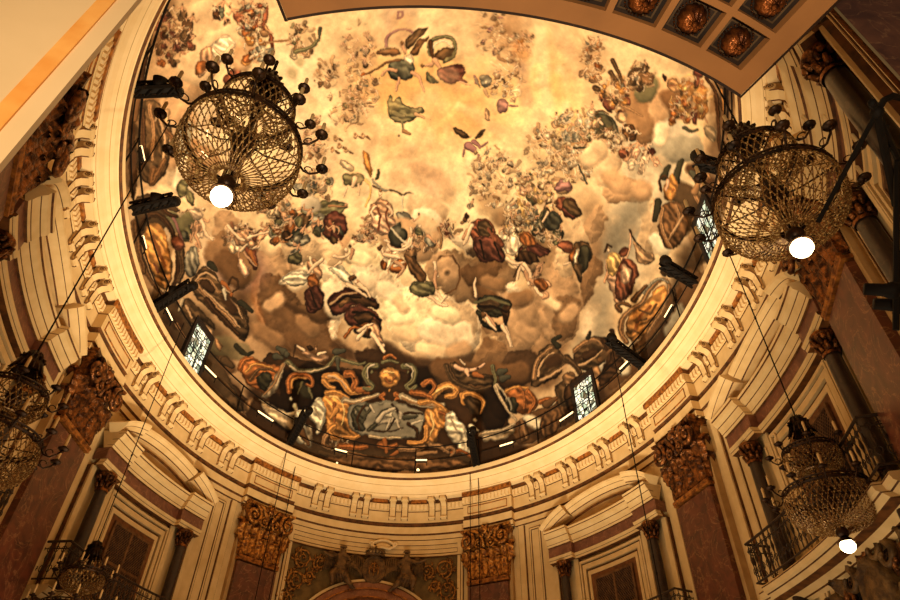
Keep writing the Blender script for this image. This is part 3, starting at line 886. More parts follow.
# left side : orange oval, columns, broken pediments
paint('''
p m 2 134,104 150,98 164,106 172,130 168,170 154,186 140,180 134,150
r e 3 150,106 154,130 152,160; r d 2 160,118 166,140 162,164; r g 3 142,110 144,140 142,170; r f 4 154,170 150,184 156,176 164,160
r g 5 148,92 162,94 176,92; r O 4 158,92 168,90; r f 5 138,94 134,120; l d 1.2 155,120 165,100 172,92
p d 2 162,112 172,106 168,130 162,126; c u 10 186,128 184,150; c b 8 184,160 178,186; r f 3 166,130 174,140 172,156
p n 2 176,186 186,176 190,184 186,198 178,196
c n 8 172,216 180,226 186,218
p o 2 143,232 150,220 160,224 168,240 172,258 172,276 166,290 158,286 150,272 144,252
r g 3.4 140,228 148,214 160,214 170,228 178,250 178,274 172,288; r f 3 138,232 140,256 148,276 158,290 166,296
r f 4 134,222 138,246 144,272; r v 2 172,216 178,230 184,246; r m 4 180,250 184,268 178,282; l O 1.5 152,236 158,250 164,266; l R 1.2 154,264 158,272
r m 4 168,206 176,210; p R 2 170,240 180,234 186,246 176,252; p u 2 186,250 196,244 200,262 190,280 184,272; r g 3 160,204 166,214 176,216
p m 2 190,280 196,270 206,266 216,272 220,284 228,292 238,300 248,314 250,330 244,342 238,336 222,322 206,306 194,296
r d 1.8 194,284 200,274 208,272 216,280; r e 2.4 192,288 200,278 210,280 218,292; r g 5 204,284 212,290
r e 3 196,284 208,298 222,312 236,326; r d 1.4 204,290 218,304 232,318 240,328; r g 3.4 206,300 222,318 238,334; r m 3 222,296 234,302 242,312 246,326; r d 1.5 228,298 238,306 242,318; c g 7 226,300 232,310
r N 3.4 210,264 216,270; r N 3 240,302 248,308 252,312; r g 1.3 228,284 231,276 237,280 238,288 232,292; r O 2.4 222,282 230,290; r s 2 224,290 226,300; r O 3 232,294
p m 2 186,296 200,308 216,326 206,340 192,324 178,312
r i 2.4 182,300 178,310; r d 2 186,306 192,318; c g 8 168,316 178,324; p d 2 204,322 214,330 210,340 202,332; p g 2 198,318 214,340 204,360 190,340
p e 2 214,336 224,344 218,352; r N 3 236,346 246,356 252,352; c f 8 224,362 230,368; p m 2 214,372 232,384 246,410 236,412 218,392
c m 8 218,380 226,392; r m 5 224,360 232,366; w g8 9 212,388; r e 2 176,324 190,344
''')
# shells, garlands and cherubs
paint('''
p O 2 237,366 242,358 252,356 262,362 274,364 282,366 276,380 268,394 256,390 244,382
r O 3 240,368 244,360 252,358; r o 2 246,372 252,364 262,364 272,368; r f 2 250,380 256,370 268,368 276,372; p N 2 256,376 266,370 274,374 270,386 262,392 256,384
r U 4 284,352 278,348; r U 4 276,356 282,358; r U 4 288,354
p i 2 283,362 286,362 280,384 268,398 258,396 270,386
r e 1.6 283,364 276,382 264,394; p i 2 256,398 270,402 280,410 274,408 262,404; p e 2 244,400 254,396 250,412 242,414
p i 2 258,400 278,408 300,420 308,436 290,432 270,418
r n 3 288,362 296,370 308,372 320,370 330,364 336,356; r i 1.4 290,366 300,372 314,372 328,366; r U 4 336,352 344,350; r n 2.4 338,358 346,362 358,364 366,362
r U 3 338,360 338,370
p p 2 300,352 308,350 316,356 326,354 330,358 318,362 308,358; r P 1.8 304,350 298,346 296,344; r f 2.6 316,346; r p 2 316,349; r P 2 318,354 326,352; p g 2 306,346 312,346 314,350 308,350; r g 1 296,344 293,356
r O 3 289,392 288,380 294,374 304,374 312,378 312,386 306,384; r o 1.6 292,388 292,380 298,377 306,378; c N 7 300,386 306,394; r n 1.6 302,382 298,394; r n 1.6 308,388 312,398
r o 5 326,378 336,376 344,384 350,392 360,392; r k 2 330,386; r o 3.6 324,380 328,386 334,388; r O 4.4 346,374 352,374 356,382 352,388 360,390 368,392
r k 1.4 354,378; r O 4 358,390 372,388; r d 1.2 328,376 338,378 346,388
''')
paint('''
r n 3.6 376,366 368,366 364,374 368,382 374,386 370,390 364,388; r s 1.2 374,364 367,368 368,378; r n 2 372,372
r n 3.6 404,366 412,366 416,374 412,382 406,386 410,390 416,386; r s 1.2 406,364 413,368 412,378; r n 2 408,372
r n 2 382,362 390,360 398,362; r O 2 384,358 390,354 396,358
p o 2 379,372 386,368 396,368 400,374 398,386 390,388 382,386
r y 1.4 384,372 394,372; r O 1.2 386,378 390,384 395,376
r O 3 384,394 380,396 384,400; r O 3 396,394 400,396 396,400; r o 2 390,390
p o 2 321,394 334,390 346,396 350,412 348,426 360,436 354,442 340,440 330,440 326,424 324,410
r y 1.4 330,396 340,398 344,410 342,424; r O 2 334,404 334,424; r o 3 326,392 338,392 348,398; r o 3.4 334,426 328,432 334,438 344,436 354,438 360,434; r o 3 336,410 330,418
r i 3.6 344,400 356,402 368,398 378,394; t e 1.4 344,402 358,404 376,396
r i 3.6 402,396 414,402 426,406 444,404; t e 1.4 402,398 416,404 440,406
p u 2 346,406 360,402 372,404 384,400 400,402 412,408 424,412 424,424 418,436 404,440 388,438 370,436 356,434 347,424
''')
paint('''
P u 2 347,406 360,403 376,404 388,401 400,403 414,409 425,412 424,426 416,438 400,438 380,436 360,434 348,426
p U 2 349,408 362,404 368,412 362,424 366,432 352,430
r g 1.4 366,404 360,412 356,420 360,430; r u 2 356,412
p s 2 372,420 380,411 394,408 404,412 402,420 392,424 380,424 374,428
p w 2 380,412 392,409 400,413 392,417 384,417
r U 2 366,404 372,408 366,414 362,422; r s 1.6 370,406 374,412; r U 2.4 368,430 376,424 380,412 390,408; r g 1.2 392,404 398,410 392,422 388,430
r s 3 378,420 384,412 394,408; r u 3 394,414 398,422; r s 1.3 390,418 386,430; r s 1.3 396,420 400,430; r g 1.6 404,414 412,412 422,414; r U 2.4 404,418 416,416; r g 2 408,424 418,430 416,438; r s 1.6 412,424 422,420; r g 1 372,430 388,432 402,428
r i 2 370,436 384,438 400,438
p o 2 424,410 436,406 448,408 454,416 450,426 440,428 438,440 428,446 420,442 426,428
r y 1.4 430,412 434,424 430,436; r o 3.4 426,428 428,438 418,444 408,442; r O 2.4 440,412 446,414 444,420; r o 3.4 420,402 432,400 446,410
r o 4.6 432,396 440,388 450,384 458,390 454,396 446,396; r y 1.4 436,392 446,386 454,388; r O 3.6 424,384 430,380 436,386 430,394; r k 1.6 428,386; r O 3.4 412,392 424,394 432,398
r o 3.4 464,402 462,394 470,392 480,396 484,404 480,412; r g 1.2 466,398 470,410; r g 1.2 471,398 475,412; r g 1.2 476,400 479,412
p m 2 463,398 472,396 480,400 480,416 472,416 466,408
r w 3.6 318,400 322,410 322,424 318,432; p w 2 306,412 314,400 321,396 325,406 325,424 320,434 314,422 308,416
r w 2.4 291,399; r w 3 294,406 296,412; r w 2.4 288,414 298,412 308,410; p w 2 292,412 300,410 306,424 304,446 294,440; p i 2 306,424 312,426 312,448 302,446
r i 1 314,408 320,420; r d 1 300,414 302,438
p w 2 444,420 446,412 453,410 458,418 466,426 470,434 462,444 452,444 446,434
r i 1 450,416 456,430; r w 3 476,420; r w 2.6 470,426 478,430; p w 2 460,434 468,428 474,432 472,456 458,454; r w 2.6 466,442 466,452
p i 2 478,430 496,430 514,424 516,432 500,440 482,442; r i 2.4 480,434 500,430 514,424
r O 2.4 452,452 462,450 470,456; r e 2.4 444,450 450,446 456,450 450,456
''')
crowd(330, 440, 350, 450, 3, 'ed', .3, .4, 80)
paint('''
r e 3.4 326,436 322,444 330,448; r O 3.6 340,446 356,448 366,446; r O 3.4 380,444 388,448 396,444; r e 3.6 400,448 414,450 424,446; r O 2.6 384,440 386,452; r O 2.6 396,452 390,456
r e 3 348,454 366,456; r m 4 372,458 388,460 404,458; r e 3 418,454 436,452; r m 3 320,452 336,456; r e 3 430,444 440,446 448,452; r f 4 300,430 308,444
p f 2 320,454 470,458 470,466 400,472 330,466
p m 2 448,364 456,362 464,370 478,374 490,372 496,380 486,386 470,386 456,380
r m 3 446,366 450,378 462,386 478,390 490,386; r q 2.4 455,366 464,370 474,370 484,364; r q 3 466,370 468,376; r P 1.4 464,364 460,360; r O 3 474,374 482,376; r r 1.6 478,368
r U 4 500,372 506,370; r U 4 502,378 508,376; r n 2.4 492,366 496,378 494,384
r i 2.4 495,386 500,398 508,410 516,420; r i 2 497,384 504,392 508,404
p O 2 502,388 512,386 522,390 532,390 538,398 536,410 524,416 516,412 508,400
r o 2.4 506,390 516,386 528,388; r O 3 528,392 536,400 530,412; p N 2 506,398 514,396 518,404 516,416 508,408; r u 1.6 508,398 512,410; r O 2 520,388 524,394 524,408
c w 8 530,420 536,424; p f 2 518,420 526,418 530,440 520,444; r e 2 522,420 526,438
p f 2 540,412 566,402 560,430 540,440
''')
paint('''
p p 2 371,204 377,198 385,198 392,204 394,214 384,218 372,214
p q 2 370,216 382,212 395,218 396,230 386,236 373,232
l R 1 376,204 380,216 378,230; l R 1 388,204 386,216 390,230; r P 3 381,194; r e 2 381,191; r P 1.6 376,206 370,212 374,218; r P 1.6 388,206 393,212 390,216
r p 2.2 368,232; r R 1.5 372,238; r P 2 376,238; r p 2 364,240; r P 1.6 384,240 390,242
r U 12.5 401,236; w u6 6 397,230; l w 1.2 391,228 402,240 412,246; l g 1 390,244 400,249 410,246
r P 2.2 388,244 392,250 402,250 410,246 412,238; r P 2.6 384,254 392,256 400,258; r p 2.4 396,262 404,268 398,276; r P 2 408,262 416,272 424,282; r f 2.4 380,248; r P 2.4 383,252
p f 2 404,254 414,256 424,270 428,282 416,282 408,268
c c 9 424,222 430,228; r P 2.2 420,226; r p 2 428,236 434,242; r e 2 438,228 442,238 440,248; c d 7 436,236
p m 2 476,222 486,220 494,228 490,238 480,236
r P 3 472,226 468,234 464,244; r g 3.2 467,216; r P 2.2 469,220; p r 2 474,236 490,236 502,246 506,262 492,262 478,256; l k 1 480,240 484,258; l R 1.4 488,228 496,248; l k 1 494,242 500,258
r b 2.4 514,228; r P 2 513,231; p b 2 508,236 518,236 520,250 512,258 504,252; p O 2 520,232 532,236 538,246 526,246 518,240; p r 2 530,244 544,248 552,254 540,258 526,252; p g 2 520,250 534,252 540,262 526,264 514,260
r P 2 506,258 514,264 522,262; r P 2.6 524,264 532,274 528,284; r p 2.4 530,280 542,288 548,296 542,298; p O 2 532,278 546,278 550,290 538,292; r f 2 516,256
r P 2.2 420,294 430,296 440,306 447,306; p n 2 410,286 422,281 436,286 434,294 420,298 410,293; r p 2.2 436,272 434,280 436,288
r p 2 560,214; p U 2 540,214 554,210 562,222 556,232 544,228; p m 2 560,200 572,198 582,212 578,218 566,212; r P 2 552,206; r P 1.6 548,212 542,222; r f 2 556,202
r P 2.6 322,260 312,266 306,276; p w 2 280,278 292,270 306,270 312,278 300,286 288,286; r f 2.4 300,258; r P 2.4 302,264; p n 2 286,256 296,250 304,256 298,264 288,264; p O 2 304,276 316,272 320,284 310,290
p r 2 304,290 316,284 324,294 322,308 312,312 306,304; l k 1 310,290 316,306
r P 2.4 348,284 358,290 366,296; r f 3.2 352,278; r P 2 356,282; r P 3 372,334 378,342 384,352; r P 2.4 358,330 366,326; p g 2 350,316 362,310 378,314 372,322 358,324; l k 1.2 336,302 346,296 360,298; l k 1.2 352,312 366,312 380,320; l d 1.2 330,304 342,294 356,292
r P 2.2 486,318 490,324 496,330; r f 3.2 484,314; l n 1.4 474,302 490,298 508,304; l k 1.4 478,306 492,306 506,312; r P 2.2 502,326 508,336 511,346
r P 2 334,256 342,258 350,252; r P 2.2 346,250; r p 2.4 352,250 350,258; r f 2 350,246; r P 1.8 340,262 334,266
p p 2 234,232 246,230 252,240 242,246 232,242; r P 2 228,226 236,236 244,240; r P 2 248,238 258,234 268,232; r P 2.2 236,228; r P 2 246,224; r P 2 254,230; r R 2.4 246,248 252,258; r O 2.4 250,252 256,264; r P 2 240,250 246,244
r P 2.4 196,212 202,222 206,234 212,240; p P 2 188,210 198,206 204,216 196,222; r P 2.2 204,209; r p 2 196,236 200,248
p y 2 606,254 616,250 622,262 614,278 606,272; p R 2 618,260 630,258 638,268 634,284 626,298 616,300 614,290; p q 2 620,264 630,264 632,276 626,286 620,280; r P 2.2 609,250; l r 1.2 624,260 632,270 630,284
''')
# weathering and the last glaze
jj = np.clip(np.arange(HH)[:, None]+(NZ4*2.6+NZ3*1.6), 0, HH-1).astype(int); ii = np.clip(np.arange(WW)[None, :]+(NZ4[::-1, ::-1]*2.6+NZ3[::-1]*1.6), 0, WW-1).astype(int)
IMG = IMG[jj, ii]
def blur(a, r):
    for ax in (0, 1):
        c = np.cumsum(np.concatenate([np.repeat(a.take([0], ax), r+1, ax), a, np.repeat(a.take([-1], ax), r, ax)], ax), ax, dtype=np.float64)
        n = a.shape[ax]; a = (c.take(range(2*r+1, 2*r+1+n), ax)-c.take(range(0, n), ax))/(2*r+1)
    return a
lum = IMG.mean(-1); g0, g1 = np.gradient(blur(lum, 1)); ed = blur(np.clip(np.hypot(g0, g1)/40, 0, 1), 1)
IMG = IMG+(IMG-blur(IMG, 9))*.30
IMG *= (1-.30*ed)[..., None]
IMG = np.clip(IMG, 4, 255)*np.array([1.035, .995, .985])
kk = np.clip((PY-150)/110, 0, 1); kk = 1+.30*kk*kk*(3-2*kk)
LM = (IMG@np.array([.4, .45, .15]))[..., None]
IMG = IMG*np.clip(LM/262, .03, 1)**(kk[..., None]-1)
LM = (IMG@np.array([.4, .45, .15]))[..., None]
IMG = IMG+(LM*np.array([1.10, .98, .74])-IMG)*.13+np.array([5, 3, 1])
fine = vnoise(HH, WW, 1.6)-.5
IMG *= (1+.12*NZ4+.10*NZ3+.06*NZ2+.07*fine)[..., None]
IMG = np.clip(IMG, 8, 255)
def chart(p):
    """colours of the chart at points of the vault, n x 3 (unit coordinates)"""
    q = p-EYE; z = q@Fv; z = np.where(z < .05, .05, z)
    u = 450+FPX*(q@Rv)/z; v = 300-FPX*(q@Uv)/z
    u = CX0+1+np.abs(u-CX0-1); u = CX0+CW-2-np.abs(CX0+CW-2-u)          # beyond the chart the painting repeats mirrored
    v = CY0+1+np.abs(v-CY0-1); v = CY0+CH-2-np.abs(CY0+CH-2-v)
    u = np.clip(u, CX0, CX0+CW-2); v = np.clip(v, CY0, CY0+CH-2)
    a = (u-CX0)*CK; b = (v-CY0)*CK; i = np.clip(a.astype(int), 0, WW-2); j = np.clip(b.astype(int), 0, HH-2)
    fa = (a-i)[:, None]; fb = (b-j)[:, None]
    return (IMG[j, i]*(1-fa)+IMG[j, i+1]*fa)*(1-fb)+(IMG[j+1, i]*(1-fa)+IMG[j+1, i+1]*fa)*fb

DH, DD = .74, .016
def dome_mesh():
    ts = np.concatenate([np.linspace(-PI, -2.3, 60, endpoint=False), np.linspace(-2.3, 2.3, 1500, endpoint=False), np.linspace(2.3, PI, 60, endpoint=False)])
    ph = np.concatenate([[0], np.linspace(0.0, 1.0, 430)**1.0*(PI/2-.002)+.001])
    n, k = len(ts), len(ph)
    T, P = np.meshgrid(ts, ph)
    x = (A+DD)*np.cos(P)*np.sin(T); y = (B+DD)*np.cos(P)*np.cos(T); z = 1.0+DH*np.sin(P)
    z[0] = .99
    pts = np.stack([x, y, z], -1).reshape(-1, 3)
    co = pts*S; co[:, 2] += Z0
    me = bpy.data.meshes.new('ceiling'); me.vertices.add(len(co)); me.vertices.foreach_set('co', co.astype(np.float32).ravel())
    i = np.arange(k-1)[:, None]; j = np.arange(n)[None, :]; j2 = (j+1) % n
    q = np.stack([i*n+j, i*n+j2, (i+1)*n+j2, (i+1)*n+j], -1).reshape(-1, 4)
    me.loops.add(q.size); me.loops.foreach_set('vertex_index', q.ravel().astype(np.int32))
    me.polygons.add(len(q)); me.polygons.foreach_set('loop_start', np.arange(0, q.size, 4, dtype=np.int32))
    me.polygons.foreach_set('loop_total', np.full(len(q), 4, np.int32))
    me.polygons.foreach_set('use_smooth', np.ones(len(q), bool)); me.update(calc_edges=True)
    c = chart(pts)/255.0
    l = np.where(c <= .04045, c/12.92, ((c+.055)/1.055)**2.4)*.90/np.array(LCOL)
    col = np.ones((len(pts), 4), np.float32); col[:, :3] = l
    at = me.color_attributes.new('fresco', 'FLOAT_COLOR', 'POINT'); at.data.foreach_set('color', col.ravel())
    m, nt, b = newmat('fresco on plaster'); L = nt.links
    a = nt.nodes.new('ShaderNodeVertexColor'); a.layer_name = 'fresco'
    tc = nt.nodes.new('ShaderNodeTexCoord'); nz = nt.nodes.new('ShaderNodeTexNoise'); nz.inputs['Scale'].default_value = 1.6; nz.inputs['Detail'].default_value = 8
    L.new(tc.outputs['Object'], nz.inputs['Vector'])
    mr = nt.nodes.new('ShaderNodeMapRange'); mr.inputs['To Min'].default_value = .86; mr.inputs['To Max'].default_value = 1.14
    L.new(nz.outputs['Fac'], mr.inputs['Value'])
    mx = nt.nodes.new('ShaderNodeVectorMath'); mx.operation = 'SCALE'; L.new(a.outputs['Color'], mx.inputs[0]); L.new(mr.outputs['Result'], mx.inputs['Scale'])
    L.new(mx.outputs['Vector'], b.inputs['Base Color']); b.inputs['Roughness'].default_value = .9; b.inputs['Specular IOR Level'].default_value = .1
    me.materials.append(m)
    o = bpy.data.objects.new('ceiling', me); COL.objects.link(o)
    return tag(o, 'oval painted dome of swirling clouds, angels and saints above the cornice', 'ceiling', kind='structure')
dome_mesh()
# ---------------------------------------------------------------- the ring: cornice, frieze, architrave
TA, TB = 2.50, 2.86                                    # the wall stops at the choir arch behind the eye
PIL = [-2.63, -2.125, -1.40, -.525, .525, 1.40, 2.135]
WPX = .088                                   # half width of a pilaster break
def hw(t): return WPX/speed(t)
def brk(t, z):
    return .020 if any(abs(t-p) < hw(p) for p in PIL) else 0
def tsteps(a, b, step, extra=()):
    n = max(2, int((b-a)/step)); ts = lsp(a, b, n)
    for p in PIL:
        for s in (-1, 1):
            e = p+s*hw(p)
            for q in (e-1e-4, e+1e-4):
                if a < q < b: ts.append(q)
    return sorted(ts+[e for e in extra if a < e < b])
def setstruct(o, label, cat): return tag(o, label, cat, kind='structure')
mb = MB()
full = lsp(-PI, PI, 256)
sweep(mb, [(.022, .990, 0), (.022, 1.0, 0), (.001, 1.0, 0), (0, .998, 0), (.0006, .9835, 1), (.004, .981, 1), (.0046, .9765, 0), (.0065, .975, 0), (.0105, .967, 0), (.014, .963, 0), (.0155, .9615, 2), (.016, .9598, 0),
           (.0215, .953, 0), (.027, .943, 0), (.0305, .9385, 2), (.031, .937, 0), (.0345, .934, 0), (.036, .931, 0), (.036, .929, 0), (.054, .928, 0)], full, 0, 0)
setstruct(mb.build('trim_1', [M['lip'], M['line'], M['tan']], smooth=False), 'broad pale cornice lip round the oval opening with a thin brown line', 'cornice')
mb = MB()
fz = [(.054, .9295, 1), (.0565, .928, 1), (.0575, .9165, 0), (.0545, .9145, 0), (.0545, .9135, 2), (.0585, .8935, 0), (.0605, .892, 1), (.061, .889, 0), (.0615, .853, 1), (.066, .851, 1), (.067, .839, 1), (.0595, .8385, 0),
      (.0600, .8165, 1), (.0640, .8145, 1), (.0645, .812, 0), (.0650, .7985, 1), (.070, .7965, 0), (.075, .796, 0)]
sweep(mb, fz, tsteps(-TA, TB, .03), 0, 0, off=brk)
setstruct(mb.build('trim_2', [M['cream'], M['line'], M['egg']]), 'cream frieze and stepped architrave breaking forward over each pilaster', 'frieze')
# small hatch blocks of the egg and dart strip
mb = MB(); t = -2.5
while t < 2.5:
    dt = .0042/speed(t)
    o = brk(t, .9); bbox(mb, t-dt, t+dt, .0525-o, .058-o, .8955, .9125, 0, 1); t += .0135/speed(t)
setstruct(mb.build('trim_3', M['lip']), 'fine egg and dart strip below the cornice', 'moulding')
# gilt garland boxes let into the frieze over the pilasters
for p in PIL[1:]:
    h = hw(p)*.82; mb = MB()
    frame_rect(mb, p-h, p+h, .858, .884, .0022, .0395, .042, 0)
    bbox(mb, p-hw(p)*1.04, p+hw(p)*1.04, .030, .037, .9165, .9290, 0, 6)
    tag(mb.build('frieze_panel', M['box']), 'brown gilt framed panel on the frieze above a pilaster', 'panel', 'frieze panels above the pilasters')
# paired scroll brackets
def bracket_mesh():
    mb = MB(); w = .145
    def prof(y, z): return y, z
    pts = [(.40, .02), (.42, -.10), (.34, -.20), (.20, -.26), (.11, -.38), (.08, -.62), (.06, -.86), (.10, -.98), (.06, -1.04), (0, -1.02)]
    top = [(.10, .02), (.12, -.02), (.10, -.08), (.02, -.14), (0, -.26), (0, -.5), (0, -.8), (0, -.9), (0, -.96), (0, -1.02)]
    L = [Vector((-w, y, z)) for y, z in pts]; R = [Vector((w, y, z)) for y, z in pts]
    L2 = [Vector((-w, y, z)) for y, z in top]; R2 = [Vector((w, y, z)) for y, z in top]
    mb.grid([L2, L, R, R2], [2, 0, 2])
    mb.add([Vector((-w, .4, .02)), Vector((w, .4, .02)), Vector((w, 0, .02)), Vector((-w, 0, .02))], [(0, 1, 2, 3)])
    for s in (-1, 1): mb.tube([(s*w*.98, y+.004, z) for y, z in pts], .019, 4, 1)
    mb.tube([(-w*1.15, .31, -.09), (w*1.15, .31, -.09)], .12, 12, 0)
    for s in (-1, 1):
        q = [(s*w*1.2, .31+.09*(1-i/14)*cos(i*.8), -.09+.09*(1-i/14)*sin(i*.8)) for i in range(13)]; mb.tube(q, .011, 4, 1)
    mb.tube([(-w*1.05, .09, -.94), (w*1.05, .09, -.94)], .06, 10, 0)
    return mb
bm0 = bracket_mesh(); br0 = None
bays = [(-.39, .39, [-.285, -.095, .095, .285]), (.66, 1.28, [.755, .91, 1.065, 1.215]), (1.50, 1.97, [1.575, 1.71, 1.845, 1.965]), (2.26, 2.66, [2.31, 2.47, 2.63])]
bays += [(-b, -a, [-q for q in qs]) for a, b, qs in bays[1:]]
for a, b, qs in bays:
    for q in qs:
        for s in (-1, 1):
            t = q+s*.0205/speed(q)
            if br0 is None:
                o = br0 = bm0.build('cornice_bracket', [M['cream'], M['line'], M['tan']])
                tag(o, 'cream scroll bracket, one of a pair, between frieze and cornice', 'bracket', 'paired scroll brackets under the cornice')
            else: o = br0.copy(); COL.objects.link(o)
            o.matrix_world = frame_at(t, .0600, .928) @ Matrix.Diagonal((1, 1, .92, 1))
        # brown box between the two brackets of a pair
    qq = sorted(qs)
    for i in range(len(qq)-1):
        mb = MB(); c = (qq[i]+qq[i+1])/2; h = (qq[i+1]-qq[i])/2-.040/speed(c); bbox(mb, c-h, c+h, .0505, .056, .9175, .9285, 0, 4)
        tag(mb.build('gilt_strip', M['box']), 'brown gilt strip set high between two bracket pairs', 'gilt strip', 'gilt strips between brackets')

# ---------------------------------------------------------------- walls and their mouldings
mb = MB(); sweep(mb, [(.075, .80, 0), (.075, .3, 0), (.075, -.11, 0)], lsp(-TA, TB, 180), 0, 0)
setstruct(mb.build('wall_oval', M['cream']), 'curved cream plaster wall of the oval room', 'wall')
mb = MB(); mb.grid([[N(x*.1, y*.1, -.112) for x in range(-9, 10)] for y in range(-14, 12)])
setstruct(mb.build('floor', noisy('stone floor', (120, 90, 60), (150, 118, 80), 1, .6)), 'stone floor of the oval room', 'floor')
def panel(name, t0, t1, z0, z1, label, w=.004):
    mb = MB(); frame_rect(mb, t0, t1, z0, z1, w, .0712, .076, 0)
    e = .0022/speed((t0+t1)/2); frame_rect(mb, t0+w/speed(t0)*1.0, t1-w/speed(t1), z0+w, z1-w, .0016, .0722, .0755, 1); frame_rect(mb, t0-e, t1+e, z0-.0022, z1+.0022, .0016, .0722, .0755, 1)
    return setstruct(mb.build(name, [M['cream'], M['line']]), label, 'wall moulding')
k = 4
for p in PIL[1:]:
    h = hw(p)
    for s in (-1, 1):
        c = p+s*(h+.017/speed(p)); q = .009/speed(p)
        mb = MB(); bbox(mb, c-q, c+q, .0665, .075, -.1, .796, 0, 1); bbox(mb, c-q*1.25, c-q, .0700, .075, -.1, .796, 1, 1); bbox(mb, c+q, c+q*1.25, .0700, .075, -.1, .796, 1, 1)
        setstruct(mb.build('trim_%d' % k, [M['cream'], M['line']]), 'narrow cream strip with brown edges standing beside a pilaster', 'wall moulding'); k += 1
for c in (-1.82, -1.025, 1.025, 1.82, 2.475):
    q = .268*.9/speed(c)*(.66 if c > 2 else 1)
    for s in (-1, 1):
        a, b = c+s*q*1.05, c+s*(q*1.05+.040/speed(c))
        if min(abs(b-p) for p in PIL) < .05: b = c+s*(q*1.05+.028/speed(c))
        panel('trim_%d' % k, min(a, b), max(a, b), -.05, .782, 'tall sunken panel of cream plaster beside a window surround'); k += 1
    panel('trim_%d' % k, c-q*.8, c+q*.8, -.05, .30, 'wide plaster panel under a balcony'); k += 1

# ---------------------------------------------------------------- pilasters
def leaf(mb, x, y, z, h, w, out, lean=0, m=0, n=8):
    rows = []
    for i in range(n+1):
        f = i/n; yy_ = y+.05+out*(f**2.6)*1.0+.03*sin(f*PI); zz_ = z+h*(f if f < .82 else .82+(.06 if f < .93 else -.03)); ww = w*(.50+.62*sin(min(f*1.25, 1)*PI*.62))*(1 if f < .8 else (1-(f-.8)*3.2))
        ww *= 1+.10*(-1)**i
        xx_ = x+lean*f
        rows.append([Vector((xx_-ww, yy_-.08, zz_-.02)), Vector((xx_-ww*.45, yy_+.02, zz_)), Vector((xx_, yy_-.03, zz_+.02)), Vector((xx_+ww*.45, yy_+.02, zz_)), Vector((xx_+ww, yy_-.08, zz_-.02))])
    mb.grid(rows, m)
def spiral(mb, c, r, w, flip, turns=1.6, n=22, m=0, ax=(1, 0, 0), tail=None):
    pts = []; ax = Vector(ax)
    for i in range(n+1):
        f = i/n; a = PI/2-flip*0+f*turns*2*PI; q = r*(1-.84*f)
        pts.append(Vector(c)+ax*(q*cos(a)*flip)+Vector((0, 0, q*sin(a)))+Vector((0, .05*f, 0)))
    if tail: pts = [Vector(p) for p in tail]+pts
    mb.tube(pts, [w*(1-.35*i/len(pts)) for i in range(len(pts))], 6, m)
def capital_parts(root, Wd, H, D, mat, leaves=3):
    """composite capital: bell, acanthus leaves, volutes, abacus; base at local z = 0"""
    mb = MB(); w0 = Wd*.5
    rows = []
    for z, e in ((0, 0), (.06*H, .03), (.5*H, .0), (.8*H, .05), (.88*H, .16)):
        rows.append([Vector((-w0-e, 0, z)), Vector((-w0-e, D+e, z)), Vector((w0+e, D+e, z)), Vector((w0+e, 0, z))])
    mb.grid(rows); bell = mb.build('bell', mat, root)
    mb = MB(); n = leaves
    for i in range(n): leaf(mb, -w0+(i+.5)*Wd/n, D, .02*H, .40*H, Wd/n*.46, .14*H/2)
    for i in range(n+1): leaf(mb, -w0+i*Wd/n, D-.02, .26*H, .36*H, Wd/n*.50, .20*H/2)
    for s in (-1, 1):
        for zz, hh in ((.02, .44), (.3, .46)):
            q = MB(); leaf(q, 0, 0, zz*H, hh*H, D*.55, .22*H/2); R = Matrix.Translation((s*w0, D*.45, 0)) @ Matrix.Rotation(-s*PI/2, 4, 'Z')
            mb.add([R @ Vector(v) for v in q.v], q.f)
    mb.build('acanthus_leaves', mat, root)
    for s in (-1, 1):
        mb = MB(); c = (s*(w0-.05*Wd), D+.26, .74*H)
        spiral(mb, c, .19*H, .045*H, s, m=0, ax=(.93, .0, 0), tail=[(s*w0*.10, D+.08, .60*H), (s*w0*.18, D+.16, .78*H), (s*w0*.45, D+.20, .93*H)])
        mb.ball(c, .05*H, 8); mb.build('volute', mat, root, smooth=True)
        mb = MB(); spiral(mb, (s*w0*.30, D+.22, .66*H), .10*H, .025*H, -s); mb.build('inner_scroll', mat, root, smooth=True)
    mb = MB()
    xs = lsp(-1, 1, 12)
    for z, e in ((.88, .12), (.93, .17), (.94, .20), (1.0, .24)): pass
    rows = []
    for z, e in ((.885, .10), (.92, .16), (.94, .16), (.95, .22), (1.0, .24)):
        rows.append([Vector((-w0-e-.02, 0, z*H))]+[Vector((x*(w0+e+.03), D+e*1.2-.16*(1-x*x), z*H)) for x in xs]+[Vector((w0+e+.02, 0, z*H))])
    mb.grid(rows); k_ = len(rows[0]); mb.f.append(tuple(range(k_))); mb.m.append(0)
    mb.build('abacus', mat, root)
    mb = MB(); mb.ball((0, D+.16, .93*H), .085*H, 8)
    for i in range(6): mb.ball((.09*H*cos(i*PI/3), D+.16, .93*H+.09*H*sin(i*PI/3)), .045*H, 6)
    mb.build('abacus_flower', mat, root, smooth=True)
PLAB = {3: 'red marble pilaster with gilt capital left of the niche arch', 4: 'red marble pilaster with gilt capital right of the niche arch', 2: 'red marble pilaster between the two left windows', 5: 'red marble pilaster between the two right windows',
        1: 'dark gilt pilaster beside the pale pier at the left', 6: 'red marble pilaster behind the big right chandelier lamp', 0: 'far left pilaster behind the pale pier', 7: 'far right pilaster beside the coffered soffit'}
PW = .130*S; CH_ = .150*S
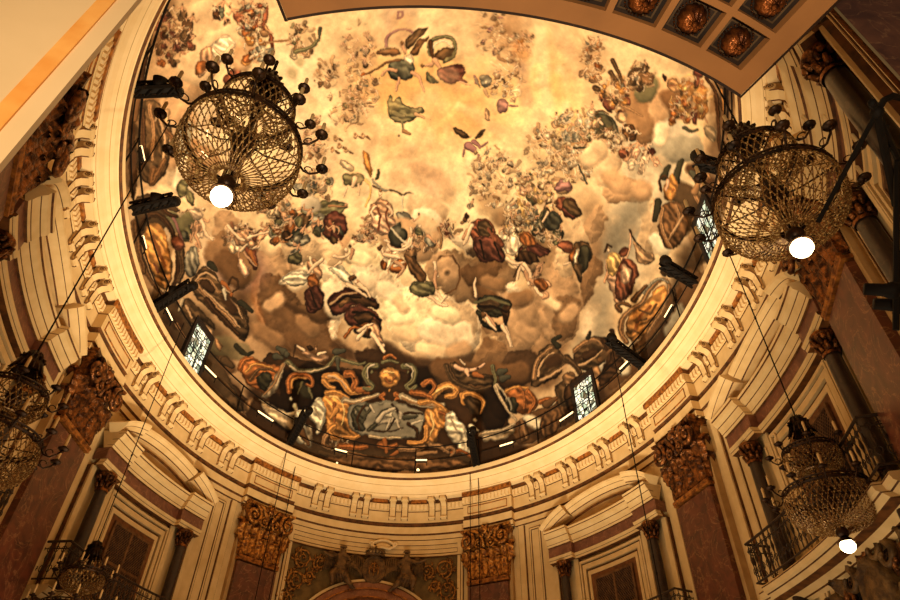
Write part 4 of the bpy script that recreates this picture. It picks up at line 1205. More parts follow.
for i, p in enumerate(PIL):
    if i == 0: continue
    root = empty('pilaster', frame_at(p, .072, 0), PLAB[i], 'pilaster', 'red marble pilasters round the oval')
    gm = M['gold'] if i in (3, 4) else M['goldd']
    D = .030*S
    cap = empty('capital', Matrix.Translation((0, 0, .652*S)), None, None); cap.parent = root; cap.matrix_local = Matrix.Translation((0, 0, .652*S))
    capital_parts(cap, PW, CH_, D, gm)
    mb = MB(); mb.box((0, D*.5, .25*S), (PW/2, D*.5, .385*S)); mb.build('shaft', M['red'], root)
    mb = MB(); mb.box((0, D*.5+.02, .643*S), (PW/2+.05, D*.5+.03, .05)); mb.tube([(-PW/2-.04, D+.03, .648*S), (PW/2+.04, D+.03, .648*S)], .06, 8); mb.build('astragal', M['box'], root)
    mb = MB()
    for s in (-1, 1): mb.box((s*(PW/2+.07), D*.28, .34*S), (.07, D*.28, .455*S), 0)
    mb.build('side_strip', M['tan'], root)
    mb = MB(); mb.box((0, D*.5+.1, -.10*S), (PW/2+.15, D*.5+.1, .22)); mb.build('base', M['cream'], root)

# ---------------------------------------------------------------- window surrounds
def arch_sweep(mb, path, prof, d_at):
    """profile (rise, reach out, material) swept along a (t, z) curve on the wall"""
    rows = [[] for _ in prof]
    for i, (t, z) in enumerate(path):
        a = path[max(i-1, 0)]; b = path[min(i+1, len(path)-1)]; sp = speed(t)
        tx, tz = (b[0]-a[0])*sp, b[1]-a[1]; L = math.hypot(tx, tz) or 1; nx, nz = -tz/L, tx/L
        for k_, (h, dd, m) in enumerate(prof): rows[k_].append(W(t+nx*h/sp, d_at-dd, z+nz*h))
    mb.grid(rows, [p[2] for p in prof])
    for e in (0, -1): mb.add([r[e] for r in rows], [tuple(range(len(rows)))], prof[0][2])
def surround(c, label, wf=1.0, cat='window surround'):
    sp = speed(c); k = .9*.935*wf/sp
    def T(x): return c+x*k                                  # x in radians at reference speed
    pos = W(c, .072, 0); root = empty('window_surround', Matrix.Translation(pos), label, cat)
    inv = Matrix.Translation(-pos)
    def part(mb, name, mats, parent=root, smooth=False):
        o = mb.build(name, mats, None, smooth); o.data.transform(inv if parent is root else Matrix.Translation(-parent.matrix_world.translation)); o.parent = parent; return o
    e = 1e-4
    def ts(a, b):
        br = [-.268, -.155, .155, .268]; r = lsp(a, b, 24)
        for q in br:
            for s in (-e, e):
                if a < q+s < b: r.append(q+s)
        return sorted(r)
    def off(t, z):
        x = abs((t-c)/k); return .016 if .155 < x < .268 else 0
    tt = [T(x) for x in ts(-.268, .268)]
    # main horizontal cornice, stepping over the columns
    mb = MB()
    sweep(mb, [(.074, .7330, 0), (.030, .7290, 0), (.031, .7240, 1), (.034, .7230, 0), (.036, .7160, 0), (.042, .7100, 1), (.043, .7085, 0), (.046, .7030, 0), (.049, .6960, 1), (.050, .6950, 0), (.052, .6900, 1), (.056, .6890, 1)], tt, 0, 0, off=off, cap=True)
    part(mb, 'cornice', [M['cream'], M['line']])
    mb = MB(); sweep(mb, [(.056, .689, 0), (.056, .6620, 0)], tt, 0, 0, off=off, cap=True)
    for x in (-.268, .268): bbox(mb, T(x)-.0004, T(x)+.0004, .040, .072, .662, .689, 0, 1)
    part(mb, 'frieze', M['pur'])
    mb = MB()
    sweep(mb, [(.056, .6625, 1), (.052, .6615, 0), (.053, .6560, 0), (.0555, .6545, 1), (.056, .6535, 0), (.057, .6480, 1), (.072, .6470, 0)], tt, 0, 0, off=off, cap=True)
    part(mb, 'architrave', [M['cream'], M['line']])
    # curved pediment
    def arc(x):
        R_ = 1-(x/.285)**2; return .731+.074*max(R_, 0)**.62
    segs = [(-.272, -.158, .016), (-.152, .152, 0), (.158, .272, .016)]
    for a, b, o_ in segs:
        mb = MB(); path = [(T(x), arc(x)-.016) for x in lsp(a, b, 14)]
        arch_sweep(mb, path, [(-.006, .0, 0), (-.006, .022, 1), (-.004, .024, 0), (0, .030, 0), (.0035, .036, 1), (.0045, .037, 0), (.011, .044, 0), (.016, .045, 0), (.018, .0, 0)], .074-o_)
        part(mb, 'pediment_arch', [M['cream'], M['line']])
    mb = MB(); up = [(T(x), arc(x)-.018) for x in lsp(-.262, .262, 20)]; lo = [(T(x), .731) for x in lsp(-.262, .262, 20)]
    band(mb, up, lo, .066, .074, 0); part(mb, 'tympanum', M['tan'])
    mb = MB(); band(mb, [(t, z-.012) for t, z in up[2:-2]], [(t, z-.016) for t, z in up[2:-2]], .062, .066, 0); part(mb, 'tympanum_moulding', M['line'])
    # columns
    for x in (-.210, .210):
        cc = empty('column', Matrix.Translation((0, 0, 0)), None, None); cc.parent = root; cc.matrix_local = Matrix.Translation(W(T(x), .052, 0)-pos)
        mb = MB(); mb.lathe((0, 0, 0), [(.185, .30*S), (.178, .55*S), (.162, .608*S)], 18); mb.build('shaft', M['blk'], cc, True)
        mb = MB(); mb.lathe((0, 0, 0), [(.19, .606*S), (.20, .610*S), (.17, .614*S), (.165, .625*S), (.20, .635*S), (.27, .642*S), (.29, .644*S), (.29, .647*S)], 16)
        for i in range(8):
            a = i*PI/4; q = [(.17*cos(a), .17*sin(a), .614*S), (.23*cos(a), .23*sin(a), .624*S), (.27*cos(a), .27*sin(a), .626*S)]; mb.tube(q, [.06, .05, .03], 5)
            q = [(.2*cos(a+.4), .2*sin(a+.4), .626*S), (.27*cos(a+.4), .27*sin(a+.4), .637*S), (.32*cos(a+.4), .32*sin(a+.4), .636*S)]; mb.tube(q, [.05, .05, .04], 5)
        for i in range(4):
            a = PI/4+i*PI/2; mb.ball((.26*cos(a), .26*sin(a), .636*S), .075, 6)
        mb.build('capital', M['goldd'], cc, True)
        mb = MB(); mb.lathe((0, 0, 0), [(.27, .28*S), (.27, .285*S), (.23, .288*S), (.25, .293*S), (.19, .30*S)], 16); mb.build('base', M['cream'], cc, True)
        # flanking flat strip behind the column
        mb = MB()
        for dx in (-.050, .050): bbox(mb, T(x+dx-.010), T(x+dx+.010), .062, .074, .29, .648, 0, 1); bbox(mb, T(x+dx-.013), T(x+dx-.010), .066, .074, .29, .648, 1, 1); bbox(mb, T(x+dx+.010), T(x+dx+.013), .066, .074, .29, .648, 1, 1)
        part(mb, 'side_strip', [M['cream'], M['line']])
    # opening: nested frames, reveal, lattice
    mb = MB()
    for (a, zt, w_, d0, d1, m) in ((.146, .638, .006, .062, .076, 0), (.139, .630, .002, .066, .076, 1), (.135, .627, .012, .064, .076, 0), (.119, .612, .0025, .068, .078, 1), (.115, .608, .010, .0665, .078, 0)):
        bbox(mb, T(-a), T(a), d0, d1, zt-w_, zt, m, 8)
        for s in (-1, 1):
            x0_, x1_ = sorted((s*a, s*(a-w_/.9))); bbox(mb, T(x0_), T(x1_), d0, d1, .29, zt-w_, m, 1)
    part(mb, 'window_frame', [M['cream'], M['line']])
    mb = MB(); x = .104
    bbox(mb, T(-x), T(x), .0685, .0752, .2, .598, 0, 8); part(mb, 'reveal', M['wood'])
    mb = MB(); x = .084; bbox(mb, T(-x), T(x), .0660, .0690, .2, .582, 0, 8); part(mb, 'opening', M['dark'])
    mb = MB()
    def P(x_, z_, d_=.0650): return W(T(x_), d_, z_)
    n = 26; step = .0085
    z1, z0_ = .582, .34
    for s in (-1, 1):
        q = -.45
        while q < .45:
            # line x = q + s*(z - z0)*.9
            pts = []
            for zz in (z0_, z1):
                pts.append((q+s*(zz-z0_)*1.0, zz))
            (xa, za), (xb, zb) = pts
            # clip to +-x
            t0, t1 = 0.0, 1.0
            for lim, sg in ((x, 1), (-x, -1)):
                fa, fb = sg*(lim-xa)*1.0, sg*(lim-xb)*1.0
                if fa < 0 and fb < 0: t0, t1 = 1, 0
                elif fa < 0: t0 = max(t0, fa/(fa-fb))
                elif fb < 0: t1 = min(t1, fa/(fa-fb))
            if t1 > t0+.01:
                mb.tube([P(xa+(xb-xa)*t0, za+(zb-za)*t0), P(xa+(xb-xa)*t1, za+(zb-za)*t1)], .011, 4)
            q += step
    part(mb, 'lattice', M['lattice'])
    mb = MB()
    for x_ in (-x, 0, x): bbox(mb, T(x_-.0042), T(x_+.0042), .0625, .0665, .2, .585, 0, 1)
    for z_ in (.583, .500, .40): bbox(mb, T(-x), T(x), .0625, .0665, z_-.003, z_+.003, 0, 6)
    part(mb, 'casement', M['lattice'])
    return root
SR = [(1.025, 'curved window surround between the niche and the right red pilaster'), (-1.025, 'curved window surround at lower left with lattice and dark columns'),
      (1.82, 'window surround behind the small right chandelier'), (-1.80, 'window surround at upper left beside the pale pier'), (2.475, 'narrow window surround at the far right by the iron bracket')]
for c, lab in SR: surround(c, lab, .66 if c > 2 else (.92 if abs(c) < 1.2 else 1.0))

# ---------------------------------------------------------------- balconies
def balcony(c, label):
    k = .9/speed(c)
    def T(x): return c+x*k
    pos = W(c, .072, .38); root = empty('balcony', Matrix.Translation(pos), label, 'balcony'); inv = Matrix.Translation(-pos)
    def part(mb, name, mats):
        o = mb.build(name, mats); o.data.transform(inv); o.parent = root; return o
    mb = MB()
    def off(t, z): return 0 if abs((t-c)/k) > .235 else .012
    br = [-.2351, -.2349, .2349, .2351]
    tt = [T(x) for x in sorted(lsp(-.27, .27, 20)+br)]
    sweep(mb, [(.075, .3850, 0), (.022, .3850, 0), (.020, .3825, 1), (.021, .3812, 0), (.023, .3745, 0), (.027, .3720, 1), (.029, .3705, 0), (.036, .3640, 1), (.050, .3600, 0), (.062, .3540, 1), (.066, .3530, 0), (.075, .350, 0)], tt, 0, 0, off=off, cap=True)
    part(mb, 'slab', [M['cream'], M['line']])
    d = .018; zr = .468
    corners = [(-.262, .070), (-.262, d), (.262, d), (.262, .070)]
    path = [W(T(-.262), q, zr) for q in lsp(.070, d, 4)]+[W(T(x), d, zr) for x in lsp(-.262, .262, 14)][1:]+[W(T(.262), q, zr) for q in lsp(d, .07, 4)][1:]
    mb = MB(); mb.tube(path, .035, 6); part(mb, 'top_rail', M['irong'])
    mb = MB(); mb.tube([p-Vector((0, 0, .070*S)) for p in path], .025, 6); mb.tube([p-Vector((0, 0, .014*S)) for p in path], .016, 6); part(mb, 'bottom_rail', M['irong'])
    L = [0]
    for i in range(1, len(path)): L.append(L[-1]+(path[i]-path[i-1]).length)
    n = int(L[-1]/.20)
    for i in range(n+1):
        s = L[-1]*i/n; j = max(q for q in range(len(L)) if L[q] <= s+1e-6); j = min(j, len(path)-2)
        p = path[j].lerp(path[j+1], (s-L[j])/max(L[j+1]-L[j], 1e-6)); h = .070*S
        b = MB(); b.tube([p, p-Vector((0, 0, h*.3)), p-Vector((0, 0, h*.45)), p-Vector((0, 0, h*.6)), p-Vector((0, 0, h))], [.013, .014, .04, .014, .014], 6)
        dr = (path[j+1]-path[j]).normalized()
        for zc, r_ in ((.22, .07), (.74, .08)):
            b.tube([p-Vector((0, 0, h*zc))+dr*(r_*cos(a)*(1-.05*a))+Vector((0, 0, r_*1.3*sin(a)*(1-.05*a))) for a in [x*.6 for x in range(12)]], .013, 4)
        part(b, 'baluster', M['irong'])
balcony(1.82, 'wrought iron balcony on a moulded ledge behind the small right chandelier')
balcony(-1.025, 'wrought iron balcony under the lower left lattice window')
balcony(1.025, 'wrought iron balcony under the window right of the niche')
balcony(-1.80, 'wrought iron balcony behind the left edge chandelier')
# ---------------------------------------------------------------- niche: relief ground, arch, carved group
mb = MB(); sweep(mb, [(.0748, .744, 0), (.0725, .743, 0), (.0725, .3, 0)], -.392, .392, 30, cap=False)
root = empty('niche_relief', W(0, .072, .5), 'olive relief panel with gilt scrolls above the niche arch', 'relief'); inv = Matrix.Translation(-root.location)
def npart(mb, name, mats, parent, smooth=False):
    o = mb.build(name, mats, None, smooth); o.data.transform(inv); o.parent = parent; return o
npart(mb, 'ground', M['olive'], root)
mb = MB(); frame_rect(mb, -.40, .40, .28, .752, .006, .068, .0745, 0); frame_rect(mb, -.392, .392, .28, .745, .002, .066, .0745, 1)
sweep(mb, [(.0665, .7965, 0), (.0665, .7820, 1), (.0690, .7810, 0), (.0690, .7690, 1), (.0705, .7680, 0), (.0705, .7560, 1), (.0725, .7550, 0), (.075, .7545, 0)], -.405, .405, 24, cap=True)
npart(mb, 'frame', [M['cream'], M['line']], root)
def rinceau(c, z, r, sx, seed):
    R = random.Random(seed); mb = MB()
    pts = []
    for i in range(30):
        f = i/29; a = -PI*.5+f*3.6*PI; q = r*(1-.8*f); pts.append(W(c+sx*q*cos(a)/speed(c), .0700, z+q*sin(a)))
    mb.tube(pts, [.065-.03*i/29 for i in range(30)], 5)
    for i in range(18):
        f = R.random(); a = -PI*.5+f*3.2*PI; q = r*(1-.8*f); b = a+R.uniform(.2, .9); e = R.uniform(.006, .013)
        p0 = (c+sx*q*cos(a)/speed(c), z+q*sin(a)); p1 = (p0[0]+sx*e*cos(b)/speed(c), p0[1]+e*sin(b)); p2 = (p1[0]+sx*e*.7*cos(b+1)/speed(c), p1[1]+e*.7*sin(b+1))
        mb.tube([W(p0[0], .0700, p0[1]), W(p1[0], .0685, p1[1]), W(p2[0], .0690, p2[1])], [.035, .05, .015], 5)
    mb.ball(W(c, .069, z), .07, 8)
    return mb
for i, (c, z, r) in enumerate([(.315, .705, .030), (.33, .638, .030), (.36, .580, .024), (.240, .700, .022), (.275, .655, .016)]):
    for s in (-1, 1): npart(rinceau(s*c, z, r, s, i*2+s), 'gilt_scroll', M['goldm'], root, True)
def ar(t, k=1.0, cz=.40, rx=.36, rz=.263):
    x = max(-1, min(1, t/(rx*k))); return cz+rz*k*math.sqrt(max(0, 1-x*x))
def arcpts(k, n=40): return [(.36*k*sin(a), .40+.263*k*cos(a)) for a in lsp(-PI/2, PI/2, n)]
root2 = empty('niche_arch', W(0, .072, .4), 'purple marble arch ring of the central niche at the bottom edge', 'arch'); inv = Matrix.Translation(-root2.location)
mb = MB(); band(mb, arcpts(1.03), arcpts(1.0), .060, .074, 0); band(mb, arcpts(1.0), arcpts(.985), .058, .074, 1); npart(mb, 'outer_moulding', [M['cream'], M['line']], root2)
mb = MB(); band(mb, arcpts(.985), arcpts(.93), .055, .074, 0); band(mb, arcpts(.915), arcpts(.84), .059, .074, 0); npart(mb, 'arch_ring', M['pur2'], root2)
mb = MB(); band(mb, arcpts(.93), arcpts(.915), .053, .074, 0); band(mb, arcpts(.84), arcpts(.825), .056, .074, 0); npart(mb, 'bead', M['box'], root2)
mb = MB(); pts = arcpts(.83); mb.grid([[W(t, .0715, z) for t, z in pts], [W(t, .0715, .2) for t, z in pts]]); npart(mb, 'recess', M['pur2'], root2)

def skin(name, verts, edges, radii, mat, parent=None, levels=2):
    me = bpy.data.meshes.new(name); me.from_pydata(verts, edges, []); me.materials.append(mat)
    o = bpy.data.objects.new(name, me); COL.objects.link(o)
    md = o.modifiers.new('skin', 'SKIN'); sd = o.modifiers.new('sub', 'SUBSURF'); sd.levels = levels; sd.render_levels = levels
    for i, r in enumerate(radii): me.skin_vertices[0].data[i].radius = (r, r)
    me.skin_vertices[0].data[0].use_root = True
    for p in me.polygons: p.use_smooth = True
    if parent is not None: o.parent = parent
    return o
# winged figures and medallion
def winged(c, z, s, label):
    root = empty('carved_angel', frame_at(c, .066, z), label, 'carving')
    v = [(0, .1, 0), (0, .16, .22), (0, .2, .42), (0, .22, .52), (0, .24, .64),
         (s*.16, .2, .40), (s*.34, .3, .30), (s*.52, .34, .36), (-s*.15, .2, .4), (-s*.25, .3, .22), (-s*.12, .36, .12),
         (s*.12, .16, -.05), (s*.28, .34, -.25), (s*.20, .22, -.50), (-s*.10, .15, -.08), (-s*.2, .3, -.35), (-s*.42, .2, -.55), (s*.26, .3, -.56), (-s*.5, .26, -.58), (s*.60, .36, .40)]
    e = [(0, 1), (1, 2), (2, 3), (3, 4), (2, 5), (5, 6), (6, 7), (2, 8), (8, 9), (9, 10), (0, 11), (11, 12), (12, 13), (0, 14), (14, 15), (15, 16), (13, 17), (16, 18), (7, 19)]
    r = [.15, .15, .14, .07, .125, .075, .055, .045, .075, .06, .045, .13, .10, .06, .13, .10, .06, .045, .045, .03]
    skin('body', v, e, r, M['bronze'], root)
    for sd, q in ((-s, 1), (s, .6)):
        mb = MB(); rows = []
        for j in range(6):
            f = j/5
            rows.append([Vector((sd*(.10+q*(.55*g)), .10-.05*g+.02*j, .36+.22*sin(g*PI*.8)-f*(.35+.25*g)*q)) for g in lsp(0, 1, 8)])
        mb.grid(rows)
        for j in range(9):
            g = j/8; mb.tube([(sd*(.12+q*.55*g), .13, .34+.2*sin(g*PI*.8)), (sd*(.16+q*.58*g), .12, .0-.18*g*q)], [.035, .012], 5)
        mb.build('wing', M['bronze'], root, True)
    mb = MB()
    for j in range(7): mb.ball((cos(j*.9)*.07, .22+.07*sin(j*.9), .70), .045, 6)
    mb.build('hair', M['bronze'], root, True)
    mb = MB()
    for j in range(5):
        a = j*.5; mb.tube([(s*(.05+.08*j-.2), .2, .02), (s*(.1+.08*j-.22), .32, -.2), (s*(.02+.1*j-.3), .2, -.42)], [.05, .07, .03], 6)
    mb.build('drapery', M['bronze'], root, True)
    root.scale = (1.45, 1.3, 1.3); return root
winged(-.15, .688, 1, 'dark carved angel left of the crowned medallion')
winged(.15, .688, -1, 'dark carved angel right of the crowned medallion')
root = empty('crowned_medallion', frame_at(.002, .066, .700), 'dark oval medallion with gilt monogram and crown between two carved angels', 'medallion')
mb = MB(); mb.lathe((0, 0, 0), [(.0, .16), (.34, .15), (.38, .12), (.42, .17), (.48, .16), (.50, .05), (.50, -.1)], 28, mat=Matrix.Rotation(-PI/2, 4, 'X') @ Matrix.Diagonal((.92, 1.15, 1, 1)))
mb.build('disc', M['bronze'], root, True)
mb = MB(); mb.tube([(0, .2, -.26), (0, .2, .26)], .03, 6)
mb.tube([(-.16, .2, -.22), (-.18, .2, .1), (0, .22, -.05), (.18, .2, .1), (.16, .2, -.22)], .028, 6); mb.tube([(-.12, .2, .2), (.12, .2, .2)], .025, 6); mb.tube([(.13*cos(a), .2, .05+.16*sin(a)) for a in lsp(0, 2*PI, 16)], .02, 5)
mb.build('monogram', M['gold'], root, True); root.scale = (1.15, 1, 1.1)
mb = MB()
for i in range(9):
    a = PI*i/8; x = -.30*cos(a); mb.tube([(x, .12+.2*sin(a), .52), (x*1.15, .12+.24*sin(a), .66), (x*.7, .12+.18*sin(a), .76), (x*.1, .16, .82)], [.04, .035, .03, .02], 5)
    mb.ball((x*1.2, .12+.26*sin(a), .68), .035, 6)
mb.tube([(-.34*cos(a), .12+.22*sin(a), .54) for a in lsp(0, PI, 12)], .05, 6); mb.ball((0, .18, .86), .05, 6)
mb.build('crown', M['bronze'], root, True)
root = empty('pale_cartouche', frame_at(.035, .0655, .774) @ Matrix.Diagonal((1.35, 1, 1.5, 1)), 'small pale cartouche of scrolls on the architrave above the medallion', 'cartouche')
mb = MB(); mb.tube([(.34*cos(a)*(1+.06*cos(4*a)), .10, .13*sin(a)+.05) for a in lsp(-.2, PI+.2, 18)], .035, 6); mb.tube([(-.4, .1, .02), (-.2, .12, -.08), (0, .14, -.04), (.2, .12, -.08), (.4, .1, .02)], .045, 6)
for s in (-1, 1): mb.tube([(s*(.38+.07*cos(a)*(1-a/9)), .12, .04+.09*sin(a)*(1-a/9)) for a in lsp(0, 6.5, 14)], .03, 6)
mb.build('scrollwork', M['lip'], root, True)
mb = MB(); mb.ball((0, .04, .02), .24, 12, sc=(1.1, .35, .40)); mb.build('field', M['cream'], root, True)

# carved cartouche below the balcony at lower right, and on the left
def cartouche(c, z, label):
    root = empty('carved_cartouche', frame_at(c, .068, z) @ Matrix.Diagonal((1.15, 1.2, 1.15, 1)), label, 'carving')
    mb = MB(); mb.lathe((0, 0, 0), [(0, .3), (.32, .28), (.42, .2), (.48, .3), (.56, .26), (.58, 0)], 24, mat=Matrix.Rotation(-PI/2, 4, 'X') @ Matrix.Diagonal((.8, 1.15, 1, 1))); mb.build('oval_field', M['bronze'], root, True)
    R = random.Random(int(c*100)+500)
    for i in range(14):
        a = i*2*PI/14+.2; r = .66+.12*R.random(); mb = MB(); cx, cz = r*cos(a)*1.25, r*sin(a)
        q = []; w_ = .22+.1*R.random(); f0 = R.uniform(0, 6)
        for j in range(14): b = f0+j*.5; g = 1-j/15; q.append((cx+w_*g*cos(b), .16+.14*(1-g), cz+w_*g*sin(b)))
        mb.tube(q, [.085-.004*j for j in range(14)], 6); mb.build('scroll', M['goldd'] if i % 3 == 0 else M['bronze'], root, True)
    for s in (-1, 1):
        for j in range(4):
            mb = MB(); x0, z0_ = s*(1.0+.28*j), .2-.12*j
            leaf(mb, 0, 0, 0, .62, .16, .2); R_ = Matrix.Translation((x0, .06, z0_)) @ Matrix.Rotation(s*(.6+.3*j), 4, 'Y'); mb.v = [tuple(R_ @ Vector(v)) for v in mb.v]
            mb.build('acanthus_leaf', M['bronze'], root, True)
    return root
cartouche(1.845, .300, 'dark carved scroll cartouche below the balcony ledge at lower right')
cartouche(-1.9, .215, 'dark carved scroll cartouche under the left wall balcony')

# ---------------------------------------------------------------- stained windows at the foot of the vault
m, nt, b = newmat('leaded glass'); L = nt.links
tc = nt.nodes.new('ShaderNodeTexCoord'); v = nt.nodes.new('ShaderNodeTexVoronoi'); v.feature = 'DISTANCE_TO_EDGE'; v.inputs['Scale'].default_value = 4.6
L.new(tc.outputs['Object'], v.inputs['Vector']); r = nt.nodes.new('ShaderNodeValToRGB'); r.color_ramp.elements[0].position = .05; r.color_ramp.elements[1].position = .09
r.color_ramp.elements[0].color = (0, 0, 0, 1); r.color_ramp.elements[1].color = (1, 1, 1, 1); L.new(v.outputs['Distance'], r.inputs['Fac'])
v2 = nt.nodes.new('ShaderNodeTexVoronoi'); v2.inputs['Scale'].default_value = 4.6; L.new(tc.outputs['Object'], v2.inputs['Vector'])
r2 = nt.nodes.new('ShaderNodeValToRGB'); e = r2.color_ramp.elements; e[0].position = .0; e[0].color = (*lin((70, 74, 60)), 1); e[1].position = 1; e[1].color = (*lin((250, 246, 226)), 1)
for p_, c_ in ((.25, (150, 172, 150)), (.45, (226, 234, 220)), (.62, (70, 60, 36)), (.8, (200, 206, 176))):
    q = r2.color_ramp.elements.new(p_); q.color = (*lin(c_), 1)
sp_ = nt.nodes.new('ShaderNodeSeparateColor'); L.new(v2.outputs['Color'], sp_.inputs[0]); L.new(sp_.outputs[0], r2.inputs['Fac'])
mx = nt.nodes.new('ShaderNodeMix'); mx.data_type = 'RGBA'; mx.blend_type = 'MULTIPLY'; mx.inputs[0].default_value = 1; L.new(r2.outputs['Color'], mx.inputs[6]); L.new(r.outputs['Color'], mx.inputs[7])
L.new(mx.outputs[2], b.inputs['Emission Color']); b.inputs['Emission Strength'].default_value = 1.3; L.new(mx.outputs[2], b.inputs['Base Color']); M['glass'] = m
wi = 1
for c in (-1.105, 1.072, 1.855):
    h = .044/speed(c)
    pos = W(c, .0, 1.06); root = tag(empty('window_%d' % wi, pos, 'small leaded window with pale daylight at the foot of the dome', 'window'), kind='structure'); wi += 1; inv = Matrix.Translation(-pos)
    def lean(z): return .010-.03*(z-1.0)**1.0
    rows = lambda d: [[W(c+x*h, lean(z)+d, z) for x in lsp(-1, 1, 3)] for z in lsp(1.0, 1.128, 4)]
    mb = MB(); mb.grid(rows(.0)); o = mb.build('pane', M['glass']); o.data.transform(inv); o.parent = root
    mb = MB()
    H_ = h*1.28
    for a, b_, z0_, z1 in ((-H_, -h, 1.0, 1.142), (h, H_, 1.0, 1.142), (-h, h, 1.128, 1.142)):
        P_ = [W(c+a, lean(z0_)-.004, z0_), W(c+b_, lean(z0_)-.004, z0_), W(c+b_, lean(z1)-.004, z1), W(c+a, lean(z1)-.004, z1)]; Q_ = [W(c+a, .03, z0_), W(c+b_, .03, z0_), W(c+b_, .02, z1), W(c+a, .02, z1)]
        mb.add(P_+Q_, [(0, 1, 2, 3), (0, 1, 5, 4), (1, 2, 6, 5), (2, 3, 7, 6), (3, 0, 4, 7)])
    o = mb.build('window_frame', M['dark']); o.data.transform(inv); o.parent = root
    mb = MB()
    for x in (-.33, .33): mb.tube([W(c+x*h, lean(z)-.001, z) for z in (1.0, 1.128)], .018, 4)
    for z in (1.03, 1.06, 1.09): mb.tube([W(c+x*h, lean(z)-.001, z) for x in (-1, 1)], .018, 4)
    o = mb.build('leading', M['iron']); o.data.transform(inv); o.parent = root

# ---------------------------------------------------------------- railing, beams, lamps on the cornice
root = empty('cornice_railing', W(0, .01, 1.0), 'thin black iron railing running round the cornice at the foot of the dome', 'railing'); inv = Matrix.Translation(-root.location)
def rp(mb, name, mat): o = mb.build(name, mat); o.data.transform(inv); o.parent = root; return o
for z, r_ in ((1.100, .030), (1.052, .022)):
    mb = MB(); mb.tube([W(t, .008, z) for t in lsp(-2.6, 2.6, 160)], r_, 5); rp(mb, 'rail', M['iron'])
t = .165
ps = [t]
while t < 2.4: t += .235/speed(t); ps.append(t)
t = .165
while t > -2.4: t -= .235/speed(t); ps.append(t)
for t in ps: mb = MB(); mb.tube([W(t, .008, .999), W(t, .008, 1.102)], .026, 5); rp(mb, 'post', M['iron'])
BE = [((290, 442), (307, 410), 'beside the left statue'), ((477, 466), (470, 430), 'nearest the niche axis'), ((645, 367), (608, 339), 'right of the right leaded window'), ((695, 283), (662, 263), 'above the red painted cartouche'),
      ((152, 309), (191, 284), 'below the orange painted oval at left'), ((131, 209), (174, 199), 'over the orange painted oval at left'), ((133, 90), (177, 88), 'at upper left near the big left chandelier'), ((722, 168), (695, 160), 'behind the big right chandelier')]
for bp_, tp, lab in BE:
    p0 = onz(*bp_, 1.006); p1 = onz(*tp, 1.030)
    root = empty('hoist_beam', p0, 'dark iron beam jutting from the cornice '+lab, 'beam', 'hoist beams on the cornice'); d = (p1-p0); L_ = d.length; d.normalize()
    x = d.cross(Vector((0, 0, 1))).normalized(); y = x.cross(d)
    mb = MB(); q = .125
    for sx in (-1, 1):
        for sy in (-1, 1): mb.tube([x*sx*q+y*sy*q, d*L_+x*sx*q+y*sy*q], .05, 4)
    n = int(L_/.22)
    for i in range(n):
        a, b_ = L_*i/n, L_*(i+1)/n
        for sx in (-1, 1): mb.tube([d*a+x*sx*q-y*q, d*b_+x*sx*q+y*q], .035, 4); mb.tube([d*a+y*sx*q-x*q, d*b_+y*sx*q+x*q], .035, 4)
    mb.build('truss', M['iron'], root)
    mb = MB(); c_ = d*(L_*.5); R_ = Matrix((( *x, 0), (*y, 0), (*d, 0), (0, 0, 0, 1))).transposed()
    mb.box((0, 0, L_*.45), (.09, .09, L_*.42), 0, R_); mb.build('winch_box', M['iron'], root)
    for i, f in enumerate((.62, .95)):
        mb = MB(); cc = d*(L_*f)+y*.05+x*(.12*(-1)**i); mb.lathe((0, 0, 0), [(0, -.16), (.13, -.16), (.16, -.05), (.17, .14), (.15, .14), (.13, .05), (0, .04)], 12, mat=Matrix.Translation(cc) @ Matrix.Rotation(.6*(-1)**i, 4, 'X')); mb.build('spotlight', M['iron'], root, True)
TU = [((141, 146), (144, 160)), ((143, 236), (146, 248)), ((166, 308), (172, 320)), ((205, 366), (216, 377)), ((258, 411), (273, 421)), ((335, 449), (347, 452)), ((416, 460), (427, 460)), ((500, 446), (513, 442)), ((560, 421), (573, 412)), ((620, 369), (629, 360)), ((665, 317), (672, 305))]
for i, (a, b_) in enumerate(TU):
    p0, p1 = onz(*a, 1.022), onz(*b_, 1.022)
    root = empty('tube_lamp', (p0+p1)/2, 'short glowing tube lamp lying behind the cornice railing', 'lamp', 'tube lamps along the cornice'); c_ = (p0+p1)/2
    mb = MB(); mb.tube([p0-c_, p1-c_], .036, 8); mb.build('tube', M['tube'], root, True)
    mb = MB(); mb.tube([p0-c_-Vector((0, 0, .09)), p1-c_-Vector((0, 0, .09))], .05, 4)
    for p in (p0, p1): mb.tube([p-c_, p-c_-Vector((0, 0, .28))], .02, 4)
    mb.build('bracket', M['iron'], root)
for q, lab in (((418, 470), 'small glowing globe lamp on the cornice edge right of the tube lamp'), ((337, 463), 'small dim globe lamp on the cornice edge left of centre')):
    p = onz(*q, 1.010); root = empty('globe_lamp', p, lab, 'lamp'); mb = MB(); mb.ball((0, 0, 0), .075 if q[0] > 400 else .05, 10); mb.build('globe', M['tube'], root, True)
    mb = MB(); mb.tube([(0, 0, -.05), (0, 0, -.14)], .04, 6); mb.build('socket', M['iron'], root)

